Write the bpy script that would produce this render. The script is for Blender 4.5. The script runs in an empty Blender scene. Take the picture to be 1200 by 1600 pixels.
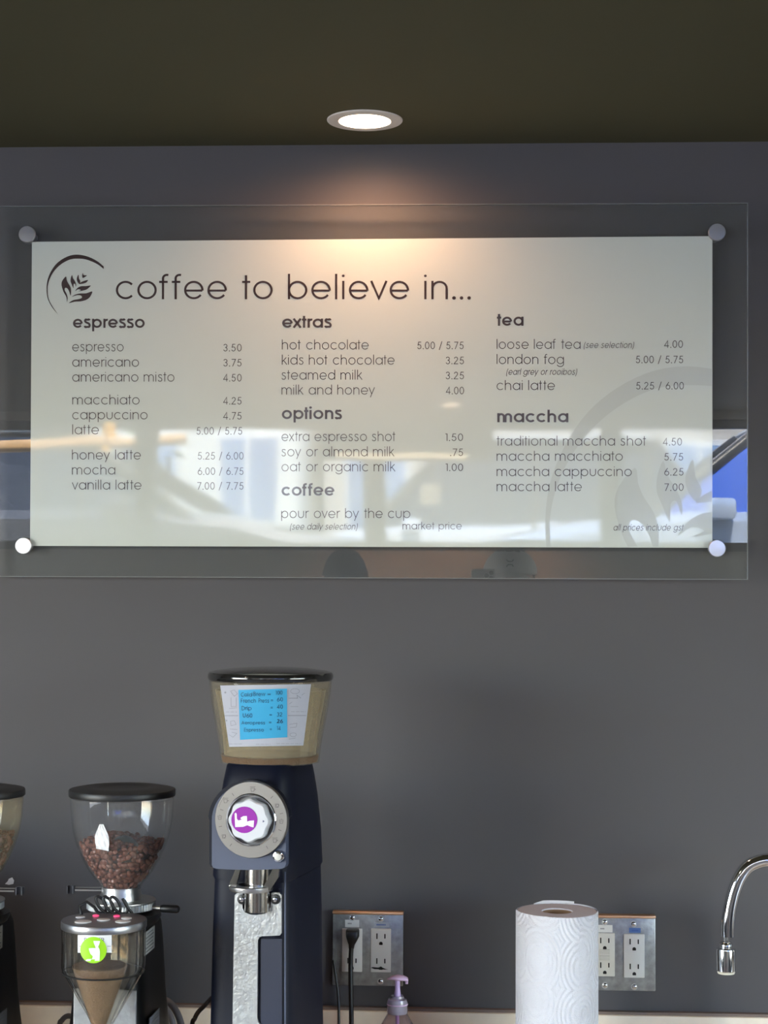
import bpy, bmesh, math, random
from mathutils import Vector, Matrix
from mathutils.geometry import tessellate_polygon
random.seed(7)
SC = bpy.context.scene
COL = SC.collection
PI = math.pi
V = Vector

# ------------------------------------------------------------------ camera
FPX, D, EYE = 2700.0, 2.72, 1.661          # focal length in pixels (1200x1600), distance to the wall, eye height
YAW, PITCH, ROLL = 0.0488, 0.0464, 0.0051
fw = V((-math.sin(YAW)*math.cos(PITCH), math.cos(YAW)*math.cos(PITCH), math.sin(PITCH)))
r0 = V((math.cos(YAW), math.sin(YAW), 0)); u0 = r0.cross(fw)
rt = math.cos(ROLL)*r0 + math.sin(ROLL)*u0
up = -math.sin(ROLL)*r0 + math.cos(ROLL)*u0
CAM = V((0, -D, EYE))
cd = bpy.data.cameras.new('camera'); cam = bpy.data.objects.new('camera', cd); COL.objects.link(cam)
m = Matrix((rt, up, -fw)).transposed().to_4x4(); m.translation = CAM
cam.matrix_world = m
cd.sensor_fit = 'VERTICAL'; cd.sensor_height = 36; cd.lens = 36*FPX/1600; cd.clip_start = 0.02; cd.clip_end = 200
SC.camera = cam

# ------------------------------------------------------------------ sky, sun, exposure
w = bpy.data.worlds.new('sky'); SC.world = w; w.use_nodes = True
nt = w.node_tree; bg = nt.nodes['Background']
sky = nt.nodes.new('ShaderNodeTexSky'); sky.sky_type = 'NISHITA'; sky.sun_disc = False
sky.sun_elevation = math.radians(48); sky.sun_rotation = math.radians(200)
nt.links.new(sky.outputs[0], bg.inputs[0]); bg.inputs[1].default_value = 3.2
SC.view_settings.view_transform = 'Standard'; SC.view_settings.look = 'None'
SC.view_settings.exposure = 0.12; SC.view_settings.gamma = 1; SC.view_settings.use_curve_mapping = False
SC.cycles.use_denoising = True
SC.cycles.max_bounces = 10; SC.cycles.diffuse_bounces = 4; SC.cycles.glossy_bounces = 5
SC.cycles.transmission_bounces = 8; SC.cycles.transparent_max_bounces = 24
SC.cycles.sample_clamp_indirect = 6.0
SC.cycles.caustics_reflective = False; SC.cycles.caustics_refractive = False

def light(name, kind, loc, rot, energy, color, **k):
    l = bpy.data.lights.new(name, kind); l.energy = energy; l.color = color
    for a, b in k.items(): setattr(l, a, b)
    o = bpy.data.objects.new(name, l); COL.objects.link(o); o.location = loc; o.rotation_euler = rot
    return o
light('sun', 'SUN', (0, -8, 9), (math.radians(-34), math.radians(7), 0), 42.0, (1, .93, .84), angle=math.radians(1))
YW = -5.15                                 # the street-side wall behind the camera
# daylight coming in through the window openings (soft, diffused by the panes)
def daylight(name, loc, rot, sx, sy, e, c):
    o = light(name, 'AREA', loc, rot, e, c, shape='RECTANGLE', size=sx, size_y=sy)
    return o
daylight('daylight_side_window', (-3.15, -2.9, 1.55), (0, math.radians(-90), 0), 1.5, 2.6, 62, (.86, .92, 1))
daylight('daylight_side_window', (3.15, -3.1, 1.55), (0, math.radians(90), 0), 1.5, 2.2, 14, (.9, .94, 1))

# ------------------------------------------------------------------ pixel <-> place helpers (frame 1200x1600)
def ray(px, py):
    return (rt*((px-600)/FPX) - up*((py-800)/FPX) + fw)
def at(px, py, y):
    d = ray(px, py); t = (y+D)/d.y; return CAM + d*t
def atz(px, py, z):
    d = ray(px, py); t = (z-EYE)/d.z; return CAM + d*t
def onplane(px, py, p, n):
    d = ray(px, py); return CAM + d*((p-CAM).dot(n)/d.dot(n))
PC = at(600, 620, -.031); PN = -ray(765, 897).normalized()      # the acrylic hangs a degree out of parallel with the wall
def onpan(px, py, off=0): return onplane(px, py, PC+PN*off, PN)
def mir(px, py, y):
    """where a thing at depth y stands so that the acrylic mirrors it at that pixel"""
    h = onpan(px, py); d = ray(px, py).normalized(); q = d-PN*(2*d.dot(PN)); return h+q*((y-h.y)/q.y)
def S(y): return (y+D)/FPX                 # metres per pixel at depth y
def interp(prof, z):
    if z <= prof[0][1]: return prof[0][0]
    for (ra, za), (rb, zb) in zip(prof, prof[1:]):
        if za <= z <= zb:
            return ra + (rb-ra)*(z-za)/max(1e-9, zb-za)
    return prof[-1][0]
def onlathe(px, py, cx, cy, prof, off=0.0):
    """first hit of the pixel's ray on a turned surface standing at cx, cy (profile sorted by height)"""
    d = ray(px, py); t = (cy-.35+D)/d.y; st = .0008
    for _ in range(900):
        q = CAM + d*t
        if math.hypot(q.x-cx, q.y-cy) <= interp(prof, q.z)+off:
            lo, hi = t-st, t
            for _k in range(14):
                m_ = (lo+hi)/2; q = CAM + d*m_
                if math.hypot(q.x-cx, q.y-cy) <= interp(prof, q.z)+off: hi = m_
                else: lo = m_
            return q
        t += st
    return CAM + d*((cy+D)/d.y)

WT, WB = mir(600, 655, YW).z, mir(600, 860, YW).z   # window band: head and sill
p = bpy.data.lights.new('window_portal', 'AREA'); p.shape = 'RECTANGLE'; p.size = 5.4; p.size_y = WT-WB; p.cycles.is_portal = True
po = bpy.data.objects.new('window_portal', p); COL.objects.link(po); po.location = (0, YW+.03, (WT+WB)/2); po.rotation_euler = (math.radians(90), 0, 0)

# ------------------------------------------------------------------ materials
MATS = {}
def lin(c):
    return tuple(((v/255+.055)/1.055)**2.4 if v/255 > .04045 else v/255/12.92 for v in c)+(1,)
def mat(name, rgb, rough=.6, metal=0, bump=0, bscale=200, var=0, vscale=8, spec=.5, coat=0, emit=0, stretch=None, aniso=0, ecol=None):
    if name in MATS: return MATS[name]
    M = bpy.data.materials.new(name); M.use_nodes = True; t = M.node_tree; N = t.nodes; L = t.links
    b = N['Principled BSDF']; c = lin(rgb)
    b.inputs['Base Color'].default_value = c; b.inputs['Roughness'].default_value = rough; b.inputs['Metallic'].default_value = metal
    b.inputs['Specular IOR Level'].default_value = spec
    b.inputs['Coat Weight'].default_value = coat; b.inputs['Coat Roughness'].default_value = .08
    if aniso: b.inputs['Anisotropic'].default_value = aniso
    tc = N.new('ShaderNodeTexCoord'); mp = N.new('ShaderNodeMapping'); L.new(tc.outputs['Object'], mp.inputs[0])
    if stretch: mp.inputs['Scale'].default_value = stretch
    if var:
        n = N.new('ShaderNodeTexNoise'); n.inputs['Scale'].default_value = vscale; n.inputs['Detail'].default_value = 5
        L.new(mp.outputs[0], n.inputs['Vector'])
        mx = N.new('ShaderNodeMix'); mx.data_type = 'RGBA'
        mx.inputs[6].default_value = tuple(v*(1-var) for v in c[:3])+(1,); mx.inputs[7].default_value = tuple(min(1, v*(1+var)) for v in c[:3])+(1,)
        L.new(n.outputs[0], mx.inputs[0]); L.new(mx.outputs[2], b.inputs['Base Color'])
    if bump:
        n2 = N.new('ShaderNodeTexNoise'); n2.inputs['Scale'].default_value = bscale; n2.inputs['Detail'].default_value = 3
        L.new(mp.outputs[0], n2.inputs['Vector'])
        bp = N.new('ShaderNodeBump'); bp.inputs['Strength'].default_value = bump; bp.inputs['Distance'].default_value = .002
        L.new(n2.outputs[0], bp.inputs['Height']); L.new(bp.outputs[0], b.inputs['Normal'])
    if emit:
        b.inputs['Emission Color'].default_value = lin(ecol or rgb); b.inputs['Emission Strength'].default_value = emit
    MATS[name] = M; return M
def clear(name, tint=(255, 255, 255), haze=0.0, hcol=(200, 200, 200), rough=.02, ior=1.49, boost=1.0):
    """clear plastic or glass: straight see-through, Fresnel reflection, a little scattering haze"""
    if name in MATS: return MATS[name]
    M = bpy.data.materials.new(name); M.use_nodes = True; t = M.node_tree; N = t.nodes; L = t.links
    N.remove(N['Principled BSDF']); out = N['Material Output']
    tr = N.new('ShaderNodeBsdfTransparent'); tr.inputs[0].default_value = lin(tint)
    df = N.new('ShaderNodeBsdfDiffuse'); df.inputs[0].default_value = lin(hcol)
    gl = N.new('ShaderNodeBsdfGlossy'); gl.inputs['Roughness'].default_value = rough
    m1 = N.new('ShaderNodeMixShader'); m1.inputs[0].default_value = haze; L.new(tr.outputs[0], m1.inputs[1]); L.new(df.outputs[0], m1.inputs[2])
    fr = N.new('ShaderNodeFresnel'); fr.inputs[0].default_value = ior
    mu = N.new('ShaderNodeMath'); mu.operation = 'MULTIPLY'; mu.use_clamp = True; mu.inputs[1].default_value = boost; L.new(fr.outputs[0], mu.inputs[0])
    ge = N.new('ShaderNodeNewGeometry'); iv = N.new('ShaderNodeMath'); iv.operation = 'SUBTRACT'; iv.inputs[0].default_value = 1; L.new(ge.outputs['Backfacing'], iv.inputs[1])
    m3 = N.new('ShaderNodeMath'); m3.operation = 'MULTIPLY'; L.new(mu.outputs[0], m3.inputs[0]); L.new(iv.outputs[0], m3.inputs[1]); mu = m3
    m2 = N.new('ShaderNodeMixShader'); L.new(mu.outputs[0], m2.inputs[0]); L.new(m1.outputs[0], m2.inputs[1]); L.new(gl.outputs[0], m2.inputs[2])
    L.new(m2.outputs[0], out.inputs[0]); MATS[name] = M; return M

WALL = mat('charcoal_paint', (85, 83, 86), .62, bump=.10, bscale=60, var=.06, vscale=3, spec=.3)
CEIL = mat('olive_paint', (86, 83, 63), .8, bump=.08, bscale=80, var=.05, vscale=2, spec=.2)
STEEL = mat('brushed_steel', (190, 190, 190), .34, 1, bump=.12, bscale=90, stretch=(1, 1, 12))
CHROME = mat('chrome', (215, 215, 218), .06, 1)
ALU = mat('scuffed_aluminium', (160, 162, 163), .42, .75, bump=.3, bscale=220, var=.3, vscale=90)
CAPM = mat('turned_aluminium', (186, 188, 192), .3, .85, aniso=.7)
GALV = mat('galvanised_steel', (150, 152, 152), .34, .5, bump=.3, bscale=110, var=.65, vscale=75)
BLACK = mat('black_plastic', (16, 16, 17), .42)
GLOSSBLACK = mat('gloss_black_enamel', (9, 9, 10), .4, spec=.25)
NAVY = mat('navy_enamel', (8, 13, 30), .5, var=.05, vscale=20, spec=.22)
SLATE = mat('slate_blue_enamel', (66, 74, 96), .45)
WHITEP = mat('white_plastic', (226, 226, 224), .4)
CREAMP = mat('almond_plastic', (214, 212, 204), .42)
PAPER = mat('white_paper', (226, 226, 228), .8)
DARKSLOT = mat('dark_slot', (14, 13, 13), .8)
INK = mat('brown_black_vinyl', (62, 50, 52), .22, spec=.6, coat=1)
RUBBER = mat('black_rubber_cord', (14, 14, 15), .45)
GREYC = mat('grey_cable_sleeve', (128, 128, 132), .5)

# ------------------------------------------------------------------ object helpers
def link(name, me, M=None, parent=None, smooth=False):
    o = bpy.data.objects.new(name, me); COL.objects.link(o)
    if M is not None and not me.materials: me.materials.append(M)
    if parent is not None: o.parent = parent
    if smooth:
        for f in me.polygons: f.use_smooth = True
    return o
def finish(name, bm, M, parent=None, smooth=False, auto=None):
    bmesh.ops.recalc_face_normals(bm, faces=bm.faces)
    me = bpy.data.meshes.new(name); bm.to_mesh(me); bm.free()
    o = link(name, me, M, parent, smooth)
    if auto is not None:
        for f in me.polygons: f.use_smooth = True
        me.set_sharp_from_angle(angle=math.radians(auto))
    return o
def thing(name, label, cat, loc=(0, 0, 0), rz=0, group=None):
    o = bpy.data.objects.new(name, None); COL.objects.link(o); o.empty_display_size = .05
    o.location = loc; o.rotation_euler = (0, 0, rz); tag(o, label, cat, group); return o
def tag(o, label, cat, group=None):
    o['label'] = label; o['category'] = cat
    if group: o['group'] = group
    return o
def world_child(o, parent):
    """o's mesh is given in world coordinates; hang it under parent without moving it"""
    o.parent = parent; o.matrix_parent_inverse = (Matrix.Translation(parent.location) @ parent.rotation_euler.to_matrix().to_4x4()).inverted(); return o
def bx(bm, c, s, rz=0, bev=0, seg=2):
    mt = Matrix.Translation(c) @ Matrix.Rotation(rz, 4, 'Z') @ Matrix.Diagonal((s[0], s[1], s[2], 1))
    g = bmesh.ops.create_cube(bm, size=1, matrix=mt)
    if bev:
        es = list({e for v in g['verts'] for e in v.link_edges})
        bmesh.ops.bevel(bm, geom=es, offset=bev, segments=seg, affect='EDGES', profile=.5)
def box(name, c, s, M, parent=None, rz=0, bev=0, seg=2):
    bm = bmesh.new(); bx(bm, c, s, rz, bev, seg); return finish(name, bm, M, parent, auto=40 if bev else None)
def lathe_bm(bm, prof, c=(0, 0, 0), seg=48, mtx=None, close=False):
    """prof: (radius, height) pairs"""
    rings = []
    for r, z in prof:
        ring = []
        for i in range(seg):
            a = 2*PI*i/seg; q = V((r*math.cos(a), r*math.sin(a), z))
            q = (mtx @ q) if mtx else q + V(c); ring.append(bm.verts.new(q))
        rings.append(ring)
    for A, B in zip(rings, rings[1:]):
        for i in range(seg):
            j = (i+1) % seg
            try: bm.faces.new((A[i], A[j], B[j], B[i]))
            except ValueError: pass
    if close:
        A, B = rings[-1], rings[0]
        for i in range(seg):
            j = (i+1) % seg; bm.faces.new((A[i], A[j], B[j], B[i]))
    else:
        bm.faces.new(rings[0][::-1]); bm.faces.new(rings[-1])
    return rings
def lathe(name, prof, M, parent=None, c=(0, 0, 0), seg=48, mtx=None, close=False, auto=35):
    bm = bmesh.new(); lathe_bm(bm, prof, c, seg, mtx, close); return finish(name, bm, M, parent, auto=auto)
def axis_mtx(p, n):
    """matrix taking local +Z to n at p"""
    return Matrix.Translation(p) @ n.to_track_quat('Z', 'Y').to_matrix().to_4x4()
def catmull(pts, k=8, closed=False):
    P = [V(p) for p in pts]; out = []; n = len(P)
    rng = range(n if closed else n-1)
    for i in rng:
        if closed: a, b, c, d = P[i-1], P[i], P[(i+1) % n], P[(i+2) % n]
        else: a, b, c, d = P[max(i-1, 0)], P[i], P[i+1], P[min(i+2, n-1)]
        for j in range(k):
            t = j/k
            out.append(.5*((2*b)+(-a+c)*t+(2*a-5*b+4*c-d)*t*t+(-a+3*b-3*c+d)*t**3))
    if not closed: out.append(P[-1])
    return out
def tube_bm(bm, pts, rad, seg=12):
    P = [V(p) for p in pts]; n = len(P); rings = []
    R = rad if isinstance(rad, (list, tuple)) else [rad]*n
    t0 = (P[1]-P[0]).normalized(); u = t0.orthogonal().normalized()
    for i in range(n):
        t = (P[min(i+1, n-1)]-P[max(i-1, 0)]).normalized()
        u = (u - t*u.dot(t)).normalized(); v = t.cross(u)
        rings.append([bm.verts.new(P[i]+(u*math.cos(2*PI*j/seg)+v*math.sin(2*PI*j/seg))*R[i]) for j in range(seg)])
    for A, B in zip(rings, rings[1:]):
        for j in range(seg):
            k = (j+1) % seg; bm.faces.new((A[j], A[k], B[k], B[j]))
    bm.faces.new(rings[0][::-1]); bm.faces.new(rings[-1])
def tube(name, pts, rad, M, parent=None, seg=12, smooth=None):
    bm = bmesh.new(); tube_bm(bm, catmull(pts, smooth) if smooth else pts, rad, seg); return finish(name, bm, M, parent, auto=50)
def rsec(a, b, e, n=48):
    out = []
    for i in range(n):
        t = 2*PI*i/n; c, s = math.cos(t), math.sin(t)
        out.append((a*math.copysign(abs(c)**(2/e), c), b*math.copysign(abs(s)**(2/e), s)))
    return out
def loft(name, secs, M, parent=None, n=48, auto=35):
    """secs: (z, half width, half depth, exponent, dx, dy)"""
    bm = bmesh.new(); rings = []
    for s in secs:
        z, a, b, e = s[:4]; dx, dy = (s[4], s[5]) if len(s) > 4 else (0, 0)
        rings.append([bm.verts.new((x+dx, y+dy, z)) for x, y in rsec(a, b, e, n)])
    for A, B in zip(rings, rings[1:]):
        for i in range(n):
            j = (i+1) % n; bm.faces.new((A[i], A[j], B[j], B[i]))
    bm.faces.new(rings[0][::-1]); bm.faces.new(rings[-1])
    return finish(name, bm, M, parent, auto=auto)
def slab(name, pts3, n, th, M, parent=None, bev=0):
    """closed outline of points on a plane, given thickness th towards n"""
    bm = bmesh.new(); n = n.normalized()
    tris = tessellate_polygon([[V(p) for p in pts3]])
    A = [bm.verts.new(V(p)) for p in pts3]; B = [bm.verts.new(V(p)+n*th) for p in pts3]; k = len(A)
    for t in tris:
        for vs in ([B[i] for i in t], [A[i] for i in reversed(t)]):
            try: bm.faces.new(vs)
            except ValueError: pass
    for i in range(k):
        j = (i+1) % k
        try: bm.faces.new((A[i], A[j], B[j], B[i]))
        except ValueError: pass
    return finish(name, bm, M, parent)

# ------------------------------------------------------------------ writing: a drawn round geometric alphabet, x-height 1
def arc(cx, cy, rx, ry, a0, a1, n=14):
    return [(cx+rx*math.cos(math.radians(a0+(a1-a0)*i/n)), cy+ry*math.sin(math.radians(a0+(a1-a0)*i/n))) for i in range(n+1)]
def glyph(ch, w):
    """returns (ink width, [strokes], [dots]) ; closed strokes end with 'c'"""
    h = w/2; R = .5-h; A = 1.38
    O = (arc(.5, .5, R, R, 0, 360, 28)[:-1], 1)
    def st(x, a, b): return ([(x, a), (x, b)], 0)
    def arch(x, wd): return ([(x+h, 0.0), (x+h, .60)] + arc(x+wd/2, .60, wd/2-h, .40-h, 180, 0, 12)[1:] + [(x+wd-h, 0)], 0)
    T = {
     'a': (1, [O, st(1-h, 0, 1)], []), 'b': (1, [O, st(h, 0, A)], []),
     'c': (.90, [(arc(.5, .5, R, R, 42, 318, 24), 0)], []),
     'd': (1, [O, st(1-h, 0, A)], []),
     'e': (1, [([(h+.02, .47), (1-h-.005, .47)], 0), (arc(.5, .5, R, R, -4, 324, 26), 0)], []),
     'f': (.50, [([(.20, 0), (.20, 1.13)] + arc(.40, 1.13, .20, .25-h, 180, 68, 8)[1:], 0), ([(0, 1-h), (.44, 1-h)], 0)], []),
     'g': (1, [O, ([(1-h, 1), (1-h, -.02)] + arc(.5, -.02, R, .38-h, 0, -168, 14)[1:], 0)], []),
     'h': (.84, [st(h, 0, A), arch(0, .84)], []),
     'i': (w, [st(h, 0, 1)], [(h, 1.27, max(.062, h*1.25))]),
     'k': (.72, [st(h, 0, A), ([(h, .40), (.62, 1)], 0), ([(.24, .58), (.70, 0)], 0)], []),
     'l': (w, [st(h, 0, A)], []),
     'm': (1.42, [st(h, 0, 1), arch(0, .75), arch(.67, .75)], []),
     'n': (.84, [st(h, 0, 1), arch(0, .84)], []),
     'o': (1, [O], []), 'p': (1, [O, st(h, -.38, 1)], []),
     'r': (.42, [st(h, 0, 1), ([(h, .58)] + arc(.40, .60, .40-h, .40-h, 180, 78, 8), 0)], []),
     's': (.62, [([(.56, .83), (.47, .93), (.31, 1-h), (.15, .92), (.09, .77), (.16, .64), (.32, .55), (.48, .46), (.56, .29), (.49, .11), (.31, h), (.13, .08), (.04, .22)], 2)], []),
     't': (.44, [st(.20, 0, 1.3), ([(0, 1-h), (.42, 1-h)], 0)], []),
     'u': (.84, [([(h, 1), (h, .42)] + arc(.42, .42, .42-h, .42-h, 180, 360, 12)[1:] + [(.84-h, 1)], 0)], []),
     'v': (.84, [([(.03, 1), (.42, h), (.81, 1)], 0)], []),
     'w': (1.26, [([(.03, 1), (.33, h), (.63, .95), (.93, h), (1.23, 1)], 0)], []),
     'x': (.74, [([(.03, 1), (.71, 0)], 0), ([(.71, 1), (.03, 0)], 0)], []),
     'y': (.84, [([(.03, 1), (.43, .04)], 0), ([(.81, 1), (.22, -.38)], 0)], []),
     '0': (.80, [(arc(.40, .67, .40-h, .67-h, 0, 360, 26)[:-1], 1)], []),
     '1': (.36, [([(.03, 1.33-h), (.36-h, 1.33-h), (.36-h, 0)], 0)], []),
     '2': (.76, [(arc(.38, .95, .34-h, .38-h, 172, -28, 12) + [(.04, h), (.76, h)], 0)], []),
     '3': (.74, [(arc(.35, .99, .28, .34-h, 165, -80, 12) + [(.30, .70)], 0), (arc(.35, .38, .37-h, .38-h, 95, -165, 14), 0)], []),
     '4': (.80, [([(.58, 0), (.58, 1.30), (.03, .36), (.80, .36)], 0)], []),
     '5': (.76, [([(.70, 1.33-h), (.24, 1.33-h), (.13, .72)] + arc(.36, .43, .38-h, .43-h, 112, -160, 16), 0)], []),
     '6': (.80, [(arc(.40, .42, .40-h, .42-h, 0, 360, 24)[:-1], 1), ([(.07, .60), (.55, 1.33)], 0)], []),
     '7': (.74, [([(.03, 1.33-h), (.70, 1.33-h), (.20, 0)], 0)], []),
     '8': (.76, [(arc(.38, 1.0, .27, .33-h, 0, 360, 20)[:-1], 1), (arc(.38, .37, .38-h, .37-h, 0, 360, 22)[:-1], 1)], []),
     '.': (w*1.2, [], [(h*1.2, h*1.25, max(.084, h*1.6))]), '/': (.50, [([(0, -.15), (.50, 1.4)], 0)], []),
     '(': (.26, [(arc(.40, .5, .38, .95, 122, 238, 10), 0)], []), ')': (.26, [(arc(-.14, .5, .38, .95, 58, -58, 10), 0)], []),
     '=': (.55, [([(0, .35), (.55, .35)], 0), ([(0, .65), (.55, .65)], 0)], []),
     'A': (1.0, [([(.02, 0), (.48, 1.33), (.96, 0)], 0), ([(.2, .45), (.8, .45)], 0)], []),
     'B': (.8, [([(.04, 0), (.04, 1.33), (.5, 1.3), (.68, 1.05), (.5, .78), (.08, .7), (.6, .62), (.78, .35), (.55, .04), (.04, 0)], 0)], []),
     'C': (.95, [(arc(.62, .66, .6, .66, 60, 300, 16), 0)], []),
     'D': (.95, [([(.06, 0), (.06, 1.33), (.5, 1.28), (.9, .9), (.88, .4), (.5, .05), (.06, 0)], 0)], []),
     'E': (.7, [([(.7, 1.33), (.04, 1.33), (.04, 0), (.7, 0)], 0), ([(.04, .7), (.6, .7)], 0)], []),
     'F': (.7, [([(.7, 1.33), (.04, 1.33), (.04, 0)], 0), ([(.04, .7), (.6, .7)], 0)], []),
     'P': (.7, [([(.05, 0), (.05, 1.33), (.5, 1.3), (.7, 1.0), (.5, .68), (.05, .62)], 0)], []),
     'R': (.75, [([(.05, 0), (.05, 1.33), (.5, 1.3), (.7, 1.0), (.5, .68), (.05, .62)], 0), ([(.35, .62), (.74, 0)], 0)], []),
     'U': (.8, [([(.05, 1.33), (.05, .4), (.25, .02), (.55, .02), (.75, .4), (.75, 1.33)], 0)], []),
    }
    return T[ch]
def ribbon(bm, pts, closed, w, place):
    n = len(pts); L, Rr = [], []
    P = [V((x, y)) for x, y in pts]
    for i in range(n):
        if closed: a, b = P[i-1], P[(i+1) % n]
        else: a, b = P[max(i-1, 0)], P[min(i+1, n-1)]
        d1 = (P[i]-a); d2 = (b-P[i])
        if d1.length < 1e-9: d1 = d2
        if d2.length < 1e-9: d2 = d1
        d1.normalize(); d2.normalize(); t = (d1+d2)
        t = t.normalized() if t.length > 1e-6 else d1
        nn = V((-t.y, t.x)); c = max(.45, abs(nn.dot(V((-d1.y, d1.x)))))
        o = nn*(w/2/c); L.append(place(*(P[i]+o))); Rr.append(place(*(P[i]-o)))
    vl = [bm.verts.new(p) for p in L]; vr = [bm.verts.new(p) for p in Rr]
    for i in range(n if closed else n-1):
        j = (i+1) % n; bm.faces.new((vl[i], vr[i], vr[j], vl[j]))
def write(bm, s, x0, x1, base, xh, w, to3, slant=0, jit=0):
    """set the line s between pixel columns x0 and x1 on baseline row `base`; to3(px, py) puts a pixel on the surface"""
    KR = {'.': .10, '/': .0}
    gl = []; pen = 0; roundl = 'acdegoq0689'; stem = 'bhiklmnpru1DEFPRB'; prev = None
    for ch in s:
        if ch == ' ': pen += .78; prev = None; continue
        g = glyph(ch, w)
        if prev is not None:
            sp = .25 if w < .2 else .19
            if prev in roundl+'bp': sp -= .03
            if ch in roundl: sp -= .02
            if prev in 'ftrk/vwxyE' or ch in 'ftvwxy/': sp -= .10
            pen += sp
        gl.append((g, pen)); pen += g[0]; prev = ch
    k = (x1-x0)/(pen*xh)                   # remaining horizontal fit
    for (wd, strokes, dots), p in gl:
        jx, jy = random.uniform(-jit, jit), random.uniform(-jit, jit)
        def place(x, y, jx=jx, jy=jy):
            return to3(x0+((p+x+jx)*k+slant*y)*xh, base-(y+jy)*xh)
        for pts, kind in strokes:
            if kind == 2:
                pts = [(q.x, q.y) for q in catmull([(a, b, 0) for a, b in pts], 3)]; kind = 0
            if jit: pts = [(a+random.uniform(-jit, jit)*.5, b+random.uniform(-jit, jit)*.5) for a, b in pts]
            ribbon(bm, pts, kind == 1, w, place)
        for dx, dy, r in dots:
            bm.faces.new([bm.verts.new(place(dx+r*math.cos(2*PI*i/12), dy+r*math.sin(2*PI*i/12))) for i in range(12)])
def inkmesh(name, bm, M, parent):
    me = bpy.data.meshes.new(name); bm.to_mesh(me); bm.free(); o = link(name, me, M); return world_child(o, parent)
def poly2(bm, pts, to3, clip=None):
    P = [V((a, b, 0)) for a, b in pts]
    for t in tessellate_polygon([P]):
        T = [(P[i].x, P[i].y) for i in t]
        if clip:
            X0, Y0, X1, Y1 = clip
            for ax, lim, sg in ((0, X0, 1), (0, X1, -1), (1, Y0, 1), (1, Y1, -1)):
                o = []
                for i in range(len(T)):
                    a, b = T[i-1], T[i]; da, db = (a[ax]-lim)*sg, (b[ax]-lim)*sg
                    if (da >= 0) != (db >= 0):
                        f = da/(da-db); o.append((a[0]+(b[0]-a[0])*f, a[1]+(b[1]-a[1])*f))
                    if db >= 0: o.append(b)
                T = o
                if not T: break
        if len(T) >= 3:
            try: bm.faces.new([bm.verts.new(to3(*q)) for q in T])
            except ValueError: pass
def circ(cx, cy, rx, ry=None, n=32): return [(cx+rx*math.cos(2*PI*i/n), cy-(ry or rx)*math.sin(2*PI*i/n)) for i in range(n)]
#==SETTING==
# ------------------------------------------------------------------ the room
CZ = EYE+.7127                              # ceiling height
def struct(o): o['kind'] = 'structure'; return o
FLOOR = mat('grey_concrete_floor', (112, 108, 102), .5, var=.15, vscale=3)
DARKW = mat('dark_grey_paint', (62, 60, 60), .7, var=.05, vscale=3)
struct(box('wall_back', (0, .08, CZ/2), (6.6, .16, CZ+.3), WALL))
struct(box('ceiling', (0, -2.6, CZ+.1), (6.6, 5.6, .2), CEIL))
struct(box('floor', (0, -2.6, -.05), (6.6, 5.6, .1), FLOOR))
for s, nm in ((-1, 'wall_left'), (1, 'wall_right')):
    bm = bmesh.new(); x = s*3.28
    bx(bm, (x, -2.6, .45), (.16, 5.6, .9)); bx(bm, (x, -2.6, CZ-.05), (.16, 5.6, .35))
    bx(bm, (x, -.70, 1.5), (.16, 1.8, 1.3)); bx(bm, (x, -4.8, 1.5), (.16, 1.0, 1.3))
    struct(finish(nm, bm, DARKW))
bm = bmesh.new()
bx(bm, (0, YW-.08, WB/2), (6.6, .16, WB)); bx(bm, (0, YW-.08, (WT+CZ+.1)/2), (6.6, .16, CZ+.1-WT))
bx(bm, (-3.0, YW-.08, 1.2), (.6, .16, 2.2)); bx(bm, (3.0, YW-.08, 1.2), (.6, .16, 2.2))
struct(finish('wall_front', bm, mat('taupe_paint', (140, 132, 120), .75, var=.05, vscale=3)))
FRAME = mat('black_window_frame', (34, 34, 36), .45)
GLASSW = clear('window_glass', rough=.0, ior=1.45)
edges = [-2.7, -1.62, -.56, .52, 1.60, 2.7]
for i in range(5):
    a, b = edges[i], edges[i+1]
    wn = struct(box('window_%d' % (i+1), ((a+b)/2, YW-.09, (WT+WB)/2), (b-a, .006, WT-WB), GLASSW))
    bm = bmesh.new()
    for xx in (a+.025, b-.025): bx(bm, (xx, YW-.09, (WT+WB)/2), (.05, .06, WT-WB))
    for zz in (WB+.02, WT-.02): bx(bm, ((a+b)/2, YW-.09, zz), (b-a-.1, .06, .04))
    finish('window_frame', bm, FRAME, wn)
# worktop run along the back wall with its upstand
QUARTZ = mat('cream_quartz', (238, 226, 206), .28, var=.10, vscale=38)
CAULK = mat('grey_brown_caulk', (122, 108, 100), .6)
CT = .913; BS = 1.013
ct = thing('kitchen_counter', 'cream quartz worktop with low upstand running along the charcoal wall', 'counter')
box('worktop', (0, -.34, CT-.02), (6.2, .66, .04), QUARTZ, ct, bev=.004)
box('backsplash', (0, -.009, (CT+BS)/2), (6.2, .016, BS-CT), QUARTZ, ct, bev=.001)
box('caulk_line', (0, -.0065, BS+.002), (6.2, .011, .0045), CAULK, ct)
box('cabinet_body', (0, -.32, .44), (6.1, .58, .86), DARKW, ct)
for i in range(8):
    dd = box('door', (-2.66+.76*i, -.62, .47), (.74, .02, .74), FRAME, ct, bev=.003)
    tube('handle', [(-2.9+.76*i, -.632, .80), (-2.9+.76*i, -.655, .80), (-2.72+.76*i, -.655, .80), (-2.72+.76*i, -.632, .80)], .005, STEEL, dd, 8)

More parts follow.
